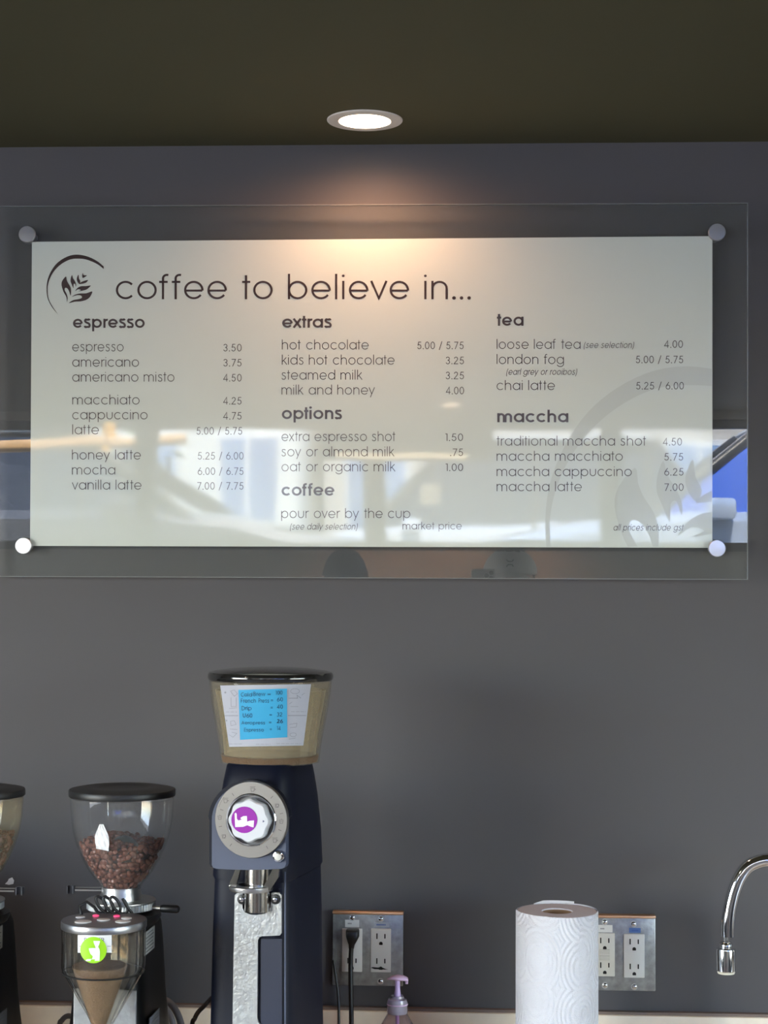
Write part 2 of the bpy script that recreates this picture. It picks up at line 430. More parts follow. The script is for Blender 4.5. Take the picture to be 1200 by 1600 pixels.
# ------------------------------------------------------------------ recessed ceiling lights
def downlight(x, y, r, label, e, cone, group='recessed ceiling lights', col=(1, .50, .26)):
    t = thing('recessed_downlight', label, 'ceiling light', (x, y, CZ), 0, group)
    M = mat('white_light_trim', (232, 226, 220), .5)
    lathe('trim_ring', [(r, -.0005), (r, -.0014), (r*.985, -.0024), (r*.74, -.0036), (r*.69, -.003), (r*.68, -.0008)], M, t, close=True)
    lathe('diffuser', [(r*.69, -.0010), (r*.69, -.0026), (.001, -.0030)], mat('lit_diffuser', (255, 226, 190), .5, emit=14, ecol=(255, 222, 186)), t)
    l = light('downlight_lamp', 'SPOT', (0, 0, -.012), (0, 0, 0), e, col, spot_size=math.radians(cone), spot_blend=.75, shadow_soft_size=.03)
    l.parent = t; return t
q = atz(570, 187, CZ)
DL = downlight(q.x, q.y, 60*S(q.y)*1.0, 'white-rimmed round recessed ceiling light glowing above the menu board', 6.2, 172)
downlight(-.2, YW+.32, .055, 'round recessed ceiling light near the street window, seen reflected in the menu board', 260, 110)

for sx, nm in ((-1, 'left'), (1, 'right')):
    downlight(sx*1.5, -1.7, .055, 'round recessed ceiling light over the service side, %s of the camera' % nm, 45, 150, col=(1, .80, .62))

# ------------------------------------------------------------------ menu board
ACR = clear('clear_acrylic', tint=(243, 246, 246), haze=.035, hcol=(205, 208, 212), rough=.0, ior=1.55, boost=2.3)
sg = thing('menu_board', 'cream printed coffee menu on clear acrylic, fixed to the charcoal wall', 'menu board', (0, 0, 1.7))
PCN = [(-8, 323), (1168, 318), (1168, 906), (-8, 901)]
world_child(slab('acrylic_panel', [onpan(a, b_, -.006) for a, b_ in PCN], PN, .006, ACR), sg)
EDGE = mat('polished_acrylic_edge', (120, 124, 124), .3, spec=.6)
for k in range(4):
    A, B = onpan(*PCN[k], -.0058), onpan(*PCN[(k+1) % 4], -.0058); C_, D_ = PCN[k-1], PCN[(k+2) % 4]
    A2 = A+(onpan(*C_, -.0058)-A).normalized()*.0010; B2 = B+(onpan(*D_, -.0058)-B).normalized()*.0010
    world_child(slab('panel_edge', [A, B, B2, A2], PN, .006, EDGE), sg)
# the printed sheet: satin, with faint vertical ripples under the lamination
M = mat('menu_film', (201, 209, 204), .3, spec=.3); t = M.node_tree; N = t.nodes; b = N['Principled BSDF']
tc = N.new('ShaderNodeTexCoord'); mp = N.new('ShaderNodeMapping'); mp.inputs['Scale'].default_value = (260, 1, 9)
n = N.new('ShaderNodeTexNoise'); n.inputs['Scale'].default_value = 1.2; n.inputs['Detail'].default_value = 2
bp = N.new('ShaderNodeBump'); bp.inputs['Strength'].default_value = .5; bp.inputs['Distance'].default_value = .000006
t.links.new(tc.outputs['Object'], mp.inputs[0]); t.links.new(mp.outputs[0], n.inputs['Vector']); t.links.new(n.outputs[0], bp.inputs['Height'])
mp2 = N.new('ShaderNodeMapping'); mp2.inputs['Scale'].default_value = (2.2, 1, 3); n2 = N.new('ShaderNodeTexNoise'); n2.inputs['Scale'].default_value = 1.6
bp2 = N.new('ShaderNodeBump'); bp2.inputs['Strength'].default_value = .5; bp2.inputs['Distance'].default_value = .0006
t.links.new(tc.outputs['Object'], mp2.inputs[0]); t.links.new(mp2.outputs[0], n2.inputs['Vector']); t.links.new(n2.outputs[0], bp2.inputs['Height']); t.links.new(bp.outputs[0], bp2.inputs['Normal'])
t.links.new(bp2.outputs[0], b.inputs['Coat Normal']); b.inputs['Coat Weight'].default_value = 1.0; b.inputs['Coat Roughness'].default_value = .03; b.inputs['Coat IOR'].default_value = 1.7
world_child(slab('printed_sheet', [onpan(a, b_, .0001) for a, b_ in ((50, 378), (1113, 369), (1113, 856), (47, 853))], PN, .0005, M), sg)
def onsheet(px, py): return onpan(px, py, .0011)
def vinyl(nm, M, fn, parent=sg, yoff=0):
    bm = bmesh.new(); fn(bm); return inkmesh(nm, bm, M, parent)
INK2 = mat('grey_brown_print', (76, 68, 70), .22, spec=.6, coat=1)
WMK = mat('pale_grey_print', (184, 191, 185), .3, spec=.6, coat=.6)
ring_o = [(612, 218), (600, 208), (560, 174), (500, 140), (435, 117), (365, 107), (300, 115), (240, 140), (190, 174), (150, 215), (115, 270), (90, 330), (79, 385), (77, 440), (83, 500), (100, 550), (135, 610), (185, 668)]
ring_i = [(612, 242), (570, 208), (520, 180), (440, 151), (365, 145), (310, 150), (265, 166), (220, 192), (180, 225), (145, 265), (120, 305), (100, 350), (88, 400), (86, 440), (91, 500), (107, 548), (140, 606)]
leaves = [[(258, 312), (225, 350), (217, 392), (235, 455), (262, 505), (268, 552), (274, 510), (262, 470), (246, 438), (252, 418), (272, 425), (288, 452), (301, 492), (306, 445), (297, 405), (275, 370), (264, 342)],
          [(315, 298), (303, 330), (302, 360), (313, 388), (328, 422), (330, 386), (342, 380), (352, 408), (353, 385), (341, 355), (324, 328)],
          [(375, 295), (361, 325), (361, 348), (371, 370), (384, 380), (393, 357), (380, 330)],
          [(415, 278), (410, 305), (418, 326), (455, 303), (432, 301), (421, 295)],
          [(465, 345), (435, 351), (402, 364), (380, 382), (410, 381), (442, 372), (457, 360)],
          [(490, 397), (445, 402), (395, 404), (362, 424), (345, 450), (372, 432), (398, 440), (372, 452), (420, 444), (455, 432), (476, 415)],
          [(505, 452), (450, 469), (390, 471), (345, 482), (314, 502), (365, 487), (400, 492), (408, 510), (385, 522), (325, 534), (285, 562), (340, 549), (400, 545), (450, 530), (485, 502)]]
def emblem(prefix, fx, fy, M, yo=0, clip=None):
    shapes = [('arc', catmull([(a, b, 0) for a, b in ring_o], 3) + catmull([(a, b, 0) for a, b in ring_i], 3)[::-1])] + [('leaf', catmull([(a, b, 0) for a, b in l], 3, True)) for l in leaves]
    for nm, pts in shapes:
        o = vinyl(prefix + '_' + nm, M, lambda bm: poly2(bm, [(fx(q.x), fy(q.y)) for q in pts], onsheet, clip)); o.location.y = yo
        if not len(o.data.polygons): bpy.data.objects.remove(o)
emblem('pale_emblem', lambda a: 853+((60+a/6)-73)*4.64, lambda b_: 805+((380+b_/6)-448)*4.64, WMK, .0003, (60, 380, 1112, 854))
emblem('emblem', lambda a: 60+a/6, lambda b_: 380+b_/6, INK)
vinyl('heading_text', INK, lambda bm: write(bm, 'coffee to believe in...', 181, 735, 467.6, 28.8, .115, onsheet))
heads = [('espresso', 114, 226, 512.3), ('extras', 441, 517.5, 512), ('options', 440.5, 533.5, 654.8), ('coffee', 440, 522.5, 774.5), ('tea', 776.5, 818, 509), ('maccha', 777, 888, 659.8)]
for s, a, b_, y in heads:
    vinyl('section_title_text', INK2, lambda bm: write(bm, s, a, b_, y, 14.2, .22, onsheet))
items = [('espresso', 113, 193, 549), ('americano', 113, 217, 573), ('americano misto', 113, 272.5, 596.3), ('macchiato', 113, 218, 632), ('cappuccino', 113, 230.5, 655.3), ('latte', 113, 154.5, 678.6), ('honey latte', 112.5, 220, 718), ('mocha', 112.5, 180, 741.5), ('vanilla latte', 112.5, 221, 765),
         ('hot chocolate', 440.5, 576, 546), ('kids hot chocolate', 440.5, 616.5, 569.7), ('steamed milk', 440, 566, 593.2), ('milk and honey', 440, 585.5, 616.5), ('extra espresso shot', 440, 617.8, 689.3), ('soy or almond milk', 440, 616, 713), ('oat or organic milk', 440, 617.5, 736.5), ('pour over by the cup', 439.5, 641, 809.5),
         ('loose leaf tea', 776, 907, 545.2), ('london fog', 776, 881, 568.8), ('chai latte', 776, 867, 609.5), ('traditional maccha shot', 776, 1009.5, 696.3), ('maccha macchiato', 776, 973, 720), ('maccha cappuccino', 776, 987, 744), ('maccha latte', 776, 909, 767.5)]
for s, a, b_, y in items:
    vinyl('menu_item_text', INK2, lambda bm: write(bm, s, a, b_, y, 11.3, .098, onsheet))
prices = [('3.50', 349, 377.5, 549), ('3.75', 349, 377.5, 572.5), ('4.50', 349, 377.5, 596), ('4.25', 349, 377.5, 632), ('4.75', 349, 377.5, 655.5), ('5.00 / 5.75', 307, 378.5, 679), ('5.25 / 6.00', 309, 380.5, 718), ('6.00 / 6.75', 309, 380.5, 742), ('7.00 / 7.75', 308, 380.5, 765),
          ('5.00 / 5.75', 652, 724.5, 545.5), ('3.25', 696.5, 725, 569), ('3.25', 696.5, 725, 592.5), ('4.00', 697, 725, 616), ('1.50', 695.5, 723.5, 689), ('.75', 703.5, 723.5, 712.5), ('1.00', 696, 723.5, 736),
          ('4.00', 1038, 1067, 543.5), ('5.00 / 5.75', 993.5, 1067.5, 567.5), ('5.25 / 6.00', 994, 1068.5, 608.5), ('4.50', 1036, 1065.5, 696), ('5.75', 1038, 1067.5, 719.5), ('6.25', 1038, 1068, 743), ('7.00', 1038, 1068, 767)]
for s, a, b_, y in prices:
    vinyl('price_text', INK2, lambda bm: write(bm, s, a, b_, y, 8.7, .12, onsheet))
vinyl('price_text', INK2, lambda bm: write(bm, 'market price', 629, 721.5, 827.3, 8.6, .11, onsheet))
for s, a, b_, y in [('(see daily selection)', 453, 557.5, 827.5), ('(see selection)', 912, 989.5, 543.8), ('(earl grey or rooibos)', 791, 900.5, 585.7), ('all prices include gst', 958, 1067, 829)]:
    vinyl('small_note_text', INK2, lambda bm: write(bm, s, a, b_, y, 7.4, .12, onsheet, slant=.2))
for px, py in ((44, 367.5), (1119.5, 364), (38.5, 853), (1119.5, 857)):
    q = onpan(px, py); L0 = -((q.y+.0012)/PN.y)+.0004; mt = axis_mtx(q, PN)
    bo = world_child(lathe('standoff_bolt', [(.0085, L0), (.0085, -.0061)], STEEL, mtx=mt, seg=24), sg)
    lathe('bolt_cap', [(.0125, .0012), (.0133, .0022), (.0133, .0072), (.0124, .0084), (.0005, .0086)], CAPM, bo, mtx=mt, seg=40)
#==OBJECTS==
# black cooler standing on the worktop just past the left edge of the frame; added unseen to shade the lower left of the wall
fr_ = thing('countertop_blocker', 'black countertop cooler added unseen left of the frame to shade the wall', 'cooler', (-1.32, -.33, CT+.001))
box('cooler_body', (0, .01, .20), (.50, .54, .40), BLACK, fr_, bev=.01)
dr = box('door', (0, -.275, .20), (.49, .03, .36), mat('smoked_door', (30, 32, 36), .15, coat=.5), fr_, bev=.006)
tube('handle', [(.19, -.29, .08), (.19, -.33, .10), (.19, -.33, .30), (.19, -.29, .32)], .008, STEEL, dr, 10)

# ------------------------------------------------------------------ large bulk grinder (navy)
def P_(o, parent): return world_child(o, parent)
gy = -.30
gc = at(421, 1300, gy); gx = gc.x
TH = math.radians(-11); gn = V((math.sin(TH), -math.cos(TH), 0)); gr = V((math.cos(TH), math.sin(TH), 0))   # front normal, right
def zc(py, y=gy): return at(421, py, y).z
bg_ = thing('bulk_coffee_grinder', 'tall navy bulk coffee grinder with round dial and blue note on its hopper', 'coffee grinder', (gx, gy, CT+.001), TH)
HS = .094                                   # half depth of the head
z = lambda py: zc(py)-CT
loft('head', [(z(1362), .0565, HS, 6), (z(1357), .059, HS, 6), (z(1300), .0575, HS-.003, 5.5), (z(1250), .0545, HS-.009, 5), (z(1215), .0515, HS-.016, 4.5), (z(1192), .049, HS-.022, 4.2), (z(1189), .0475, HS-.025, 4)], NAVY, bg_)
loft('column', [(.03, .064, .100, 6), (z(1600), .0615, .092, 6), (z(1450), .0595, .0905, 6), (z(1361), .0575, .089, 6)], NAVY, bg_)
loft('base', [(0, .072, .125, 5), (.022, .072, .125, 5), (.032, .067, .108, 5)], BLACK, bg_)
fp = V((gx, gy, 1.2)) + gn*HS               # head front plane
def gp(px, py, off=0): return onplane(px, py, fp+gn*off, gn)
def arch_poly(cx, cy, r, x0, x1, yb, rc=6, bulge=2):
    p = [(cx+r*math.cos(a), cy-r*math.sin(a)) for a in [math.radians(180*i/28) for i in range(29)]]          # right -> over the top -> left
    p[0] = (x1, cy); p[-1] = (x0, cy)
    p += [(x0, yb-rc), (x0+rc*.3, yb-rc*.3), (x0+rc, yb)] + [(x0+rc+(x1-x0-2*rc)*i/6, yb+bulge*math.sin(PI*i/6)) for i in range(1, 6)] + [(x1-rc, yb), (x1-rc*.3, yb-rc*.3), (x1, yb-rc)]
    return p
P_(slab('backing_plate', [gp(a, b_) for a, b_ in arch_poly(393, 1281, 64, 331, 452, 1354)], gn, .010, NAVY), bg_)
pl = slab('dial_plate', [gp(a, b_, .010) for a, b_ in arch_poly(393.5, 1280, 57.5, 336, 451, 1355)], gn, .013, SLATE)
P_(pl, bg_)
sc_ = (D+gy-.12)/FPX
dc = gp(393.5, 1280.5, .025)
mt = axis_mtx(dc, gn); RD = 59.5*sc_
dial = P_(lathe('dial_ring', [(RD*.66, -.004), (RD, -.004), (RD, .0025), (RD*.985, .0042), (RD*.68, .0042), (RD*.665, .0032), (RD*.66, .0015)], mat('satin_nickel', (118, 116, 114), .42, .9, aniso=.4), mtx=mt, seg=72, close=True), bg_)
P_(lathe('dial_rim', [(RD*.665, -.004), (RD*.69, .0046), (RD*.67, .0056), (RD*.64, .0046), (RD*.64, -.004)], CHROME, mtx=mt, seg=72, close=True), bg_)
P_(lathe('dial_well', [(RD*.645, -.004), (RD*.645, -.001), (.001, -.001)], mat('grey_recess', (112, 112, 114), .5), mtx=mt, seg=48), bg_)
bm = bmesh.new(); rings = []
for zz, k in ((-.001, 1.0), (.010, 1.0), (.0128, .985), (.0145, .93)):
    rings.append([bm.verts.new(mt @ V((RD*.55*k*(1+.045*math.cos(8*a)-.0*k)*math.cos(a), RD*.55*k*(1+.045*math.cos(8*a))*math.sin(a), zz))) for a in [2*PI*i/96 for i in range(96)]])
for A, B in zip(rings, rings[1:]):
    for i in range(96): j = (i+1) % 96; bm.faces.new((A[i], A[j], B[j], B[i]))
bm.faces.new(rings[0][::-1]); bm.faces.new(rings[-1])
knob = P_(finish('knob', bm, mat('pearl_white_plastic', (204, 206, 212), .35), auto=40), bg_)
kn = V(dc)+gn*.0147
def kp(px, py, off=0): return onplane(px, py, kn+gn*off, gn)
def subw(o, part, root):
    """world-built sub-part under a part built in the root's local frame"""
    W = Matrix.Translation(root.location) @ root.rotation_euler.to_matrix().to_4x4()
    o.parent = part; o.matrix_parent_inverse = (W.inverted() if part.matrix_parent_inverse == Matrix() else Matrix()); return o
def flat(nm, M, polys, to3):
    bm = bmesh.new()
    for p_ in polys: poly2(bm, p_, to3)
    me = bpy.data.meshes.new(nm); bm.to_mesh(me); bm.free(); return link(nm, me, M)
c8 = lambda L: [(320+a/8, 1210+b_/8) for a, b_ in L]
st = subw(flat('round_sticker', mat('purple_sticker', (148, 44, 160), .25), [circ(381.7, 1281, 20.3, 20.8)], lambda a, b_: kp(a, b_, .0003)), knob, bg_)
st['label'] = 'round purple sticker'
subw(flat('sticker_emblem', mat('white_print', (236, 236, 240), .3), [c8([(372, 492), (385, 478), (398, 492), (401, 552), (415, 575), (440, 572), (466, 562), (446, 552), (450, 540), (480, 522), (526, 520), (529, 590), (560, 580), (615, 575), (610, 662), (580, 655), (530, 635), (480, 655), (380, 658)])], lambda a, b_: kp(a, b_, .0006)), knob, bg_)
subw(flat('pointer_mark', mat('slate_print', (84, 92, 124), .4), [c8([(724, 572), (750, 585), (724, 603)])], lambda a, b_: kp(a, b_, .0004)), knob, bg_)
rn = V(dc)+gn*.0044
def rp(px, py): return onplane(px, py, rn, gn)
DGREY = mat('dark_grey_print', (58, 54, 52), .5)
bm = bmesh.new()
for x, y in ((352, 252), (838, 285), (957, 489), (938, 697), (778, 912), (325, 882), (194, 652), (211, 443)):
    px, py = 320+x/8, 1210+y/8; a = math.atan2(py-1280.5, px-393.5); u, v = math.cos(a), math.sin(a)
    ribbon(bm, [(px-u*2.6, py-v*2.6), (px+u*2.6, py+v*2.6)], False, .8, rp)
IC = 1.3
for x, y, kk in ((600, 190, 0), (905, 390, 1), (960, 590, 2), (878, 828, 0), (240, 775, 1), (190, 540, 2), (262, 332, 0)):
    px, py = 320+x/8, 1210+y/8
    ribbon(bm, [(px-3.2, py-2.5), (px+2.4, py-2.5), (px+1.8, py+2.6), (px-2.4, py+2.8)], True, .6, rp)
    if kk == 0: ribbon(bm, [(px+2.4, py-1.5), (px+4.4, py-.5), (px+2.4, py+1)], False, .6, rp); ribbon(bm, [(px-4.5, py-4.4), (px+4, py-4.4)], False, .6, rp)
    if kk == 1: ribbon(bm, circ(px+.5, py-.2, 2.2, n=10), True, .5, rp)
    if kk == 2: ribbon(bm, [(px-2.2, py), (px+1.6, py)], False, .5, rp); ribbon(bm, [(px-1, py-4.6), (px+.6, py-3)], False, .5, rp)
for a0_ in (-75, -60, 200, 20):
    ribbon(bm, [(393.5+55*math.cos(math.radians(a0_+k*3)), 1280.5+57*math.sin(math.radians(a0_+k*3))) for k in range(7)], False, .45, rp)
me = bpy.data.meshes.new('dial_marks'); bm.to_mesh(me); bm.free(); subw(link('dial_marks', me, DGREY), dial, bg_)['kind'] = 'stuff'
bp_ = gp(436, 1338, .0231); mt = axis_mtx(bp_, gn)
bt = P_(lathe('button_bezel', [(.0042, 0), (.0078, 0), (.0080, .002), (.0070, .0042), (.0054, .0046), (.0050, .003)], CHROME, mtx=mt, seg=32, close=True), bg_)
subw(lathe('push_button', [(.0050, 0), (.0050, .006), (.0044, .0068), (.0005, .007)], mat('satin_button', (206, 204, 198), .35, .5), mtx=mt, seg=32), bt, bg_)
# spout under the head
cy_ = gn*(HS+.006)
sp = V((gx, gy, 0))+cy_; spc = onplane(401, 1400, sp, gn); ax = V((spc.x, spc.y, 0)) - gn*.004
zz = lambda py: onplane(401, py, sp, gn).z
prof = [(.0165, zz(1424)), (.0172, zz(1424)), (.0172, zz(1354)), (.0165, zz(1354))]
CR2 = mat('worn_chrome', (196, 192, 186), .16, 1, bump=.08, bscale=40)
spout = P_(lathe('spout_tube', prof, CR2, c=(ax.x, ax.y, 0), seg=40, close=True), bg_)
fx = ax + gn*.004 - gr*.008
P_(lathe('spout_flange', [(.0172, zz(1391)), (.0285, zz(1391)), (.0292, zz(1389.5)), (.0292, zz(1384)), (.0282, zz(1382.5)), (.0172, zz(1382.5))], STEEL, c=(fx.x, fx.y, 0), seg=48, close=True), bg_)
def spq(px, py, off=0): return onplane(px, py, sp+gn*off, gn)
for pts in ([(370, 1357), (378, 1357), (371, 1383), (359, 1384)], [(428, 1357), (438, 1357), (437, 1370), (424, 1390), (419, 1391), (414, 1384)]):
    P_(slab('spout_bracket', [spq(a, b_, .004) for a, b_ in pts], gn, .006, CR2), bg_)
# scuffed bag-clamp plate on the column
cp = V((gx, gy, 0)) + gn*.0905
def cpx(px, py, off=0): return onplane(px, py, cp+gn*off, gn)
pts = [(371, 1395), (379, 1394), (380, 1395), (380, 1418), (384, 1425), (392, 1428), (402, 1429), (414, 1427), (421, 1424), (424, 1417), (425, 1395), (428, 1394), (437, 1394), (441, 1398), (441, 1457), (438, 1461), (411, 1462), (406, 1464), (404, 1469), (403, 1590), (405, 1597), (412, 1606), (430, 1612), (430, 1640), (364, 1640), (366, 1500), (368, 1398)]
cl = P_(slab('clamp_plate', [cpx(a, b_, .001) for a, b_ in pts], gn, .0035, ALU), bg_)
cl['label'] = 'scuffed aluminium plate'
for px, py in ((378.5, 1405), (430.5, 1405)):
    mt = axis_mtx(cpx(px, py, .0046), gn)
    w_ = subw(lathe('screw_washer', [(.003, 0), (.0066, 0), (.0066, .0016), (.003, .0022)], BLACK, mtx=mt, seg=28, close=True), cl, bg_)
    subw(lathe('screw', [(.0031, 0), (.0031, .003), (.0022, .0036), (.0004, .0036)], CHROME, mtx=mt, seg=20), cl, bg_)
P_(slab('ridge_strip', [cpx(a, b_, .001) for a, b_ in [(445, 1362), (447, 1362), (447, 1640), (445, 1640)]], gn, .0022, SLATE), bg_)
P_(slab('channel_panel', [cpx(a, b_, .0005) for a, b_ in [(408, 1467), (441, 1467), (441, 1640), (408, 1640)]], gn, .0012, mat('navy_satin_panel', (26, 33, 54), .42)), bg_)
# hopper
s2 = S(gy); hz = lambda py: zc(py)
HP = [(77, 1190), (78, 1181), (79.5, 1165), (83, 1145), (88, 1120), (91.5, 1100), (94, 1080), (95.5, 1064)]
HP = [(a*s2, hz(b_)) for a, b_ in HP]
SMOKE = clear('smoky_hopper', tint=(250, 247, 240), haze=.12, hcol=(188, 181, 164), rough=.05, ior=1.5, boost=1.0)
hop = P_(lathe('hopper', HP + [(HP[-1][0]-.003, HP[-1][1])] + [(a-.003, b_) for a, b_ in HP[::-1]], SMOKE, c=(gx, gy, 0), seg=72, close=True), bg_)
P_(lathe('ground_residue', [(.072*1.0*.92, hz(1190)+.001), (.0735*.93, hz(1179)), (.06, hz(1177)), (.02, hz(1181)), (.001, hz(1184))], mat('brown_coffee_dust', (98, 66, 36), .9, bump=.6, bscale=300), c=(gx, gy, 0), seg=48), bg_)
P_(lathe('hopper_liner', [(HP[0][0]-.006, HP[0][1]+.002), (HP[3][0]-.007, HP[3][1]), (HP[-1][0]-.008, HP[-1][1]-.012), (HP[-1][0]-.009, HP[-1][1]-.012), (HP[3][0]-.008, HP[3][1]), (HP[0][0]-.007, HP[0][1]+.002)], clear('beige_film', tint=(250, 246, 236), haze=.3, hcol=(198, 189, 170), rough=.3, ior=1.2), c=(gx, gy, 0), seg=60, close=True), bg_)
LIDM = mat('smoked_black_lid', (30, 30, 30), .12, coat=.4, spec=.6)
lt = hz(1062)
lid = P_(lathe('hopper_lid', [(.080, lt-.001), (.0866, lt), (.0880, lt+.0035), (.0878, lt+.0075), (.0860, lt+.0105), (.078, lt+.0125), (.055, lt+.0155), (.03, lt+.017), (.001, lt+.0172)], LIDM, c=(gx, gy, 0), seg=72), bg_)
def onhop(px, py, off=.0006): return onlathe(px, py, gx, gy, HP, off)
def wrap_patch(nm, corners, M, off, nu=18, nv=12, to=onhop):
    (ax_, ay_), (bx_, by_), (cx_, cy2), (dx_, dy_) = corners; bm = bmesh.new(); g = []
    for j in range(nv+1):
        v = j/nv; row = []
        for i in range(nu+1):
            u = i/nu
            px = (ax_*(1-u)+bx_*u)*(1-v)+(dx_*(1-u)+cx_*u)*v; py = (ay_*(1-u)+by_*u)*(1-v)+(dy_*(1-u)+cy2*u)*v
            row.append(bm.verts.new(to(px, py, off)))
        g.append(row)
    for j in range(nv):
        for i in range(nu): bm.faces.new((g[j][i], g[j+1][i], g[j+1][i+1], g[j][i+1]))
    me = bpy.data.meshes.new(nm); bm.to_mesh(me); bm.free(); o = link(nm, me, M, smooth=True); return o
sh = subw(wrap_patch('instruction_sheet', [(344, 1071), (486, 1069), (474, 1165), (358, 1167)], mat('greyed_paper', (176, 178, 190), .8), .0005), hop, bg_)
sh['label'] = 'white instruction sheet with grey line drawings'
bm = bmesh.new(); tp = lambda a, b_: onhop(a, b_, .0009)
def ln(pts, wd=.5, closed=False): ribbon(bm, pts, closed, wd, tp)
ln([(351+i*1.5, 1118.2) for i in range(15)], .9); ln([(450+i*1.5, 1118) for i in range(20)], .9)
for a in (352,): ln(circ(a, 1082, 1, n=8), 1, True); ln(circ(a+2, 1126, .8, n=8), .9, True)
ln([(360, 1080), (366, 1078), (371, 1084), (366, 1088), (360, 1080)]); ln([(361, 1090), (361, 1104), (369, 1104), (369, 1090)]); ln([(358, 1107), (370, 1106)])
ln([(360, 1127), (366, 1126), (369, 1132), (361, 1134), (360, 1127)]); ln([(359, 1139), (371, 1140)]); ln([(362, 1144), (370, 1146), (364, 1152), (358, 1148)])
ln(circ(461, 1080, 7, 4, 16), .5, True); ln([(451, 1091), (465, 1091), (464, 1086), (470, 1091)], .8); ln([(452, 1100), (476, 1083)]); ln([(454, 1104), (466, 1104)])
ln([(452, 1132), (464, 1130), (463, 1136), (453, 1137)]); ln(circ(458, 1148, 5, 3, 14), .5, True); ln([(451, 1155), (462, 1153)])
for a, b_, n_ in ((353, 1112.5, 12), (358, 1162.5, 14), (400, 1163, 16), (432, 1162, 26), (455, 1112, 16)):
    for k in range(0, n_): 
        if k % 5 != 4: ln([(a+k*1.45, b_), (a+k*1.45+1.1, b_-.1)], .7)
me = bpy.data.meshes.new('sheet_drawings'); bm.to_mesh(me); bm.free(); subw(link('sheet_drawings', me, mat('pale_grey_ink', (128, 128, 136), .8)), hop, bg_)['kind'] = 'stuff'
nt_ = subw(wrap_patch('blue_note', [(372.5, 1078), (448.5, 1076), (449, 1152), (375, 1156)], mat('blue_note_paper', (58, 162, 208), .75, var=.04, vscale=30), .0016), hop, bg_)
nt_['label'] = 'handwritten blue sticky note'
bm = bmesh.new(); np_ = lambda a, b_: onhop(a, b_, .0021)
random.seed(5)
for s, a, b_, y in (('Cold', 376.5, 393.5, 1088.5), ('Brew', 396, 414.5, 1087.5), ('=', 418, 423, 1087), ('100', 430.5, 441.5, 1085.5), ('French', 376.5, 399.5, 1098), ('Press', 404, 420, 1098), ('=', 423, 426.5, 1096.5), ('60', 433, 442, 1096),
                    ('Drip', 377.5, 393, 1109.5), ('=', 422.5, 426, 1108), ('40', 433, 442, 1107.5), ('U60', 379.5, 394.5, 1121), ('=', 421, 425, 1119.5), ('32', 432.5, 441, 1119.5), ('Aeropress', 377.5, 414, 1132), ('=', 420, 424, 1131), ('26', 433, 442, 1130), ('Espresso', 381.5, 412, 1143), ('=', 421.5, 424.5, 1142), ('14', 432.5, 438.5, 1141)):
    write(bm, s, a, b_, y, 4.0 if len(s) > 6 else 4.7, .2 if s == '26' else .13, np_, jit=.04)
me = bpy.data.meshes.new('handwriting'); bm.to_mesh(me); bm.free(); subw(link('handwriting', me, mat('navy_pen_ink', (22, 40, 74), .6)), hop, bg_)

# ------------------------------------------------------------------ espresso grinders (black, clear bean hopper, clear dosing funnel)
def bean_mesh():
    bm = bmesh.new(); bmesh.ops.create_uvsphere(bm, u_segments=10, v_segments=7, radius=1)
    for v in bm.verts:
        v.co = V((v.co.x*.0052, v.co.y*.0037, v.co.z*.0034))
        if v.co.z > .001 and abs(v.co.y) < .0013: v.co.z -= .0009
    bm.verts.ensure_lookup_table()
    vs = [v.co.copy() for v in bm.verts]; fs = [[v.index for v in f.verts] for f in bm.faces]; bm.free(); return vs, fs
BV, BF = bean_mesh()
BEANM = mat('roasted_bean', (118, 68, 50), .4, var=.15, vscale=60, coat=.2)
HOPG = clear('clear_hopper', tint=(250, 250, 250), haze=.045, hcol=(180, 182, 186), rough=.03, ior=1.5, boost=1.2)
FUNG = clear('clear_funnel', tint=(244, 242, 238), haze=.025, hcol=(150, 150, 150), rough=.04, ior=1.5, boost=1.5)
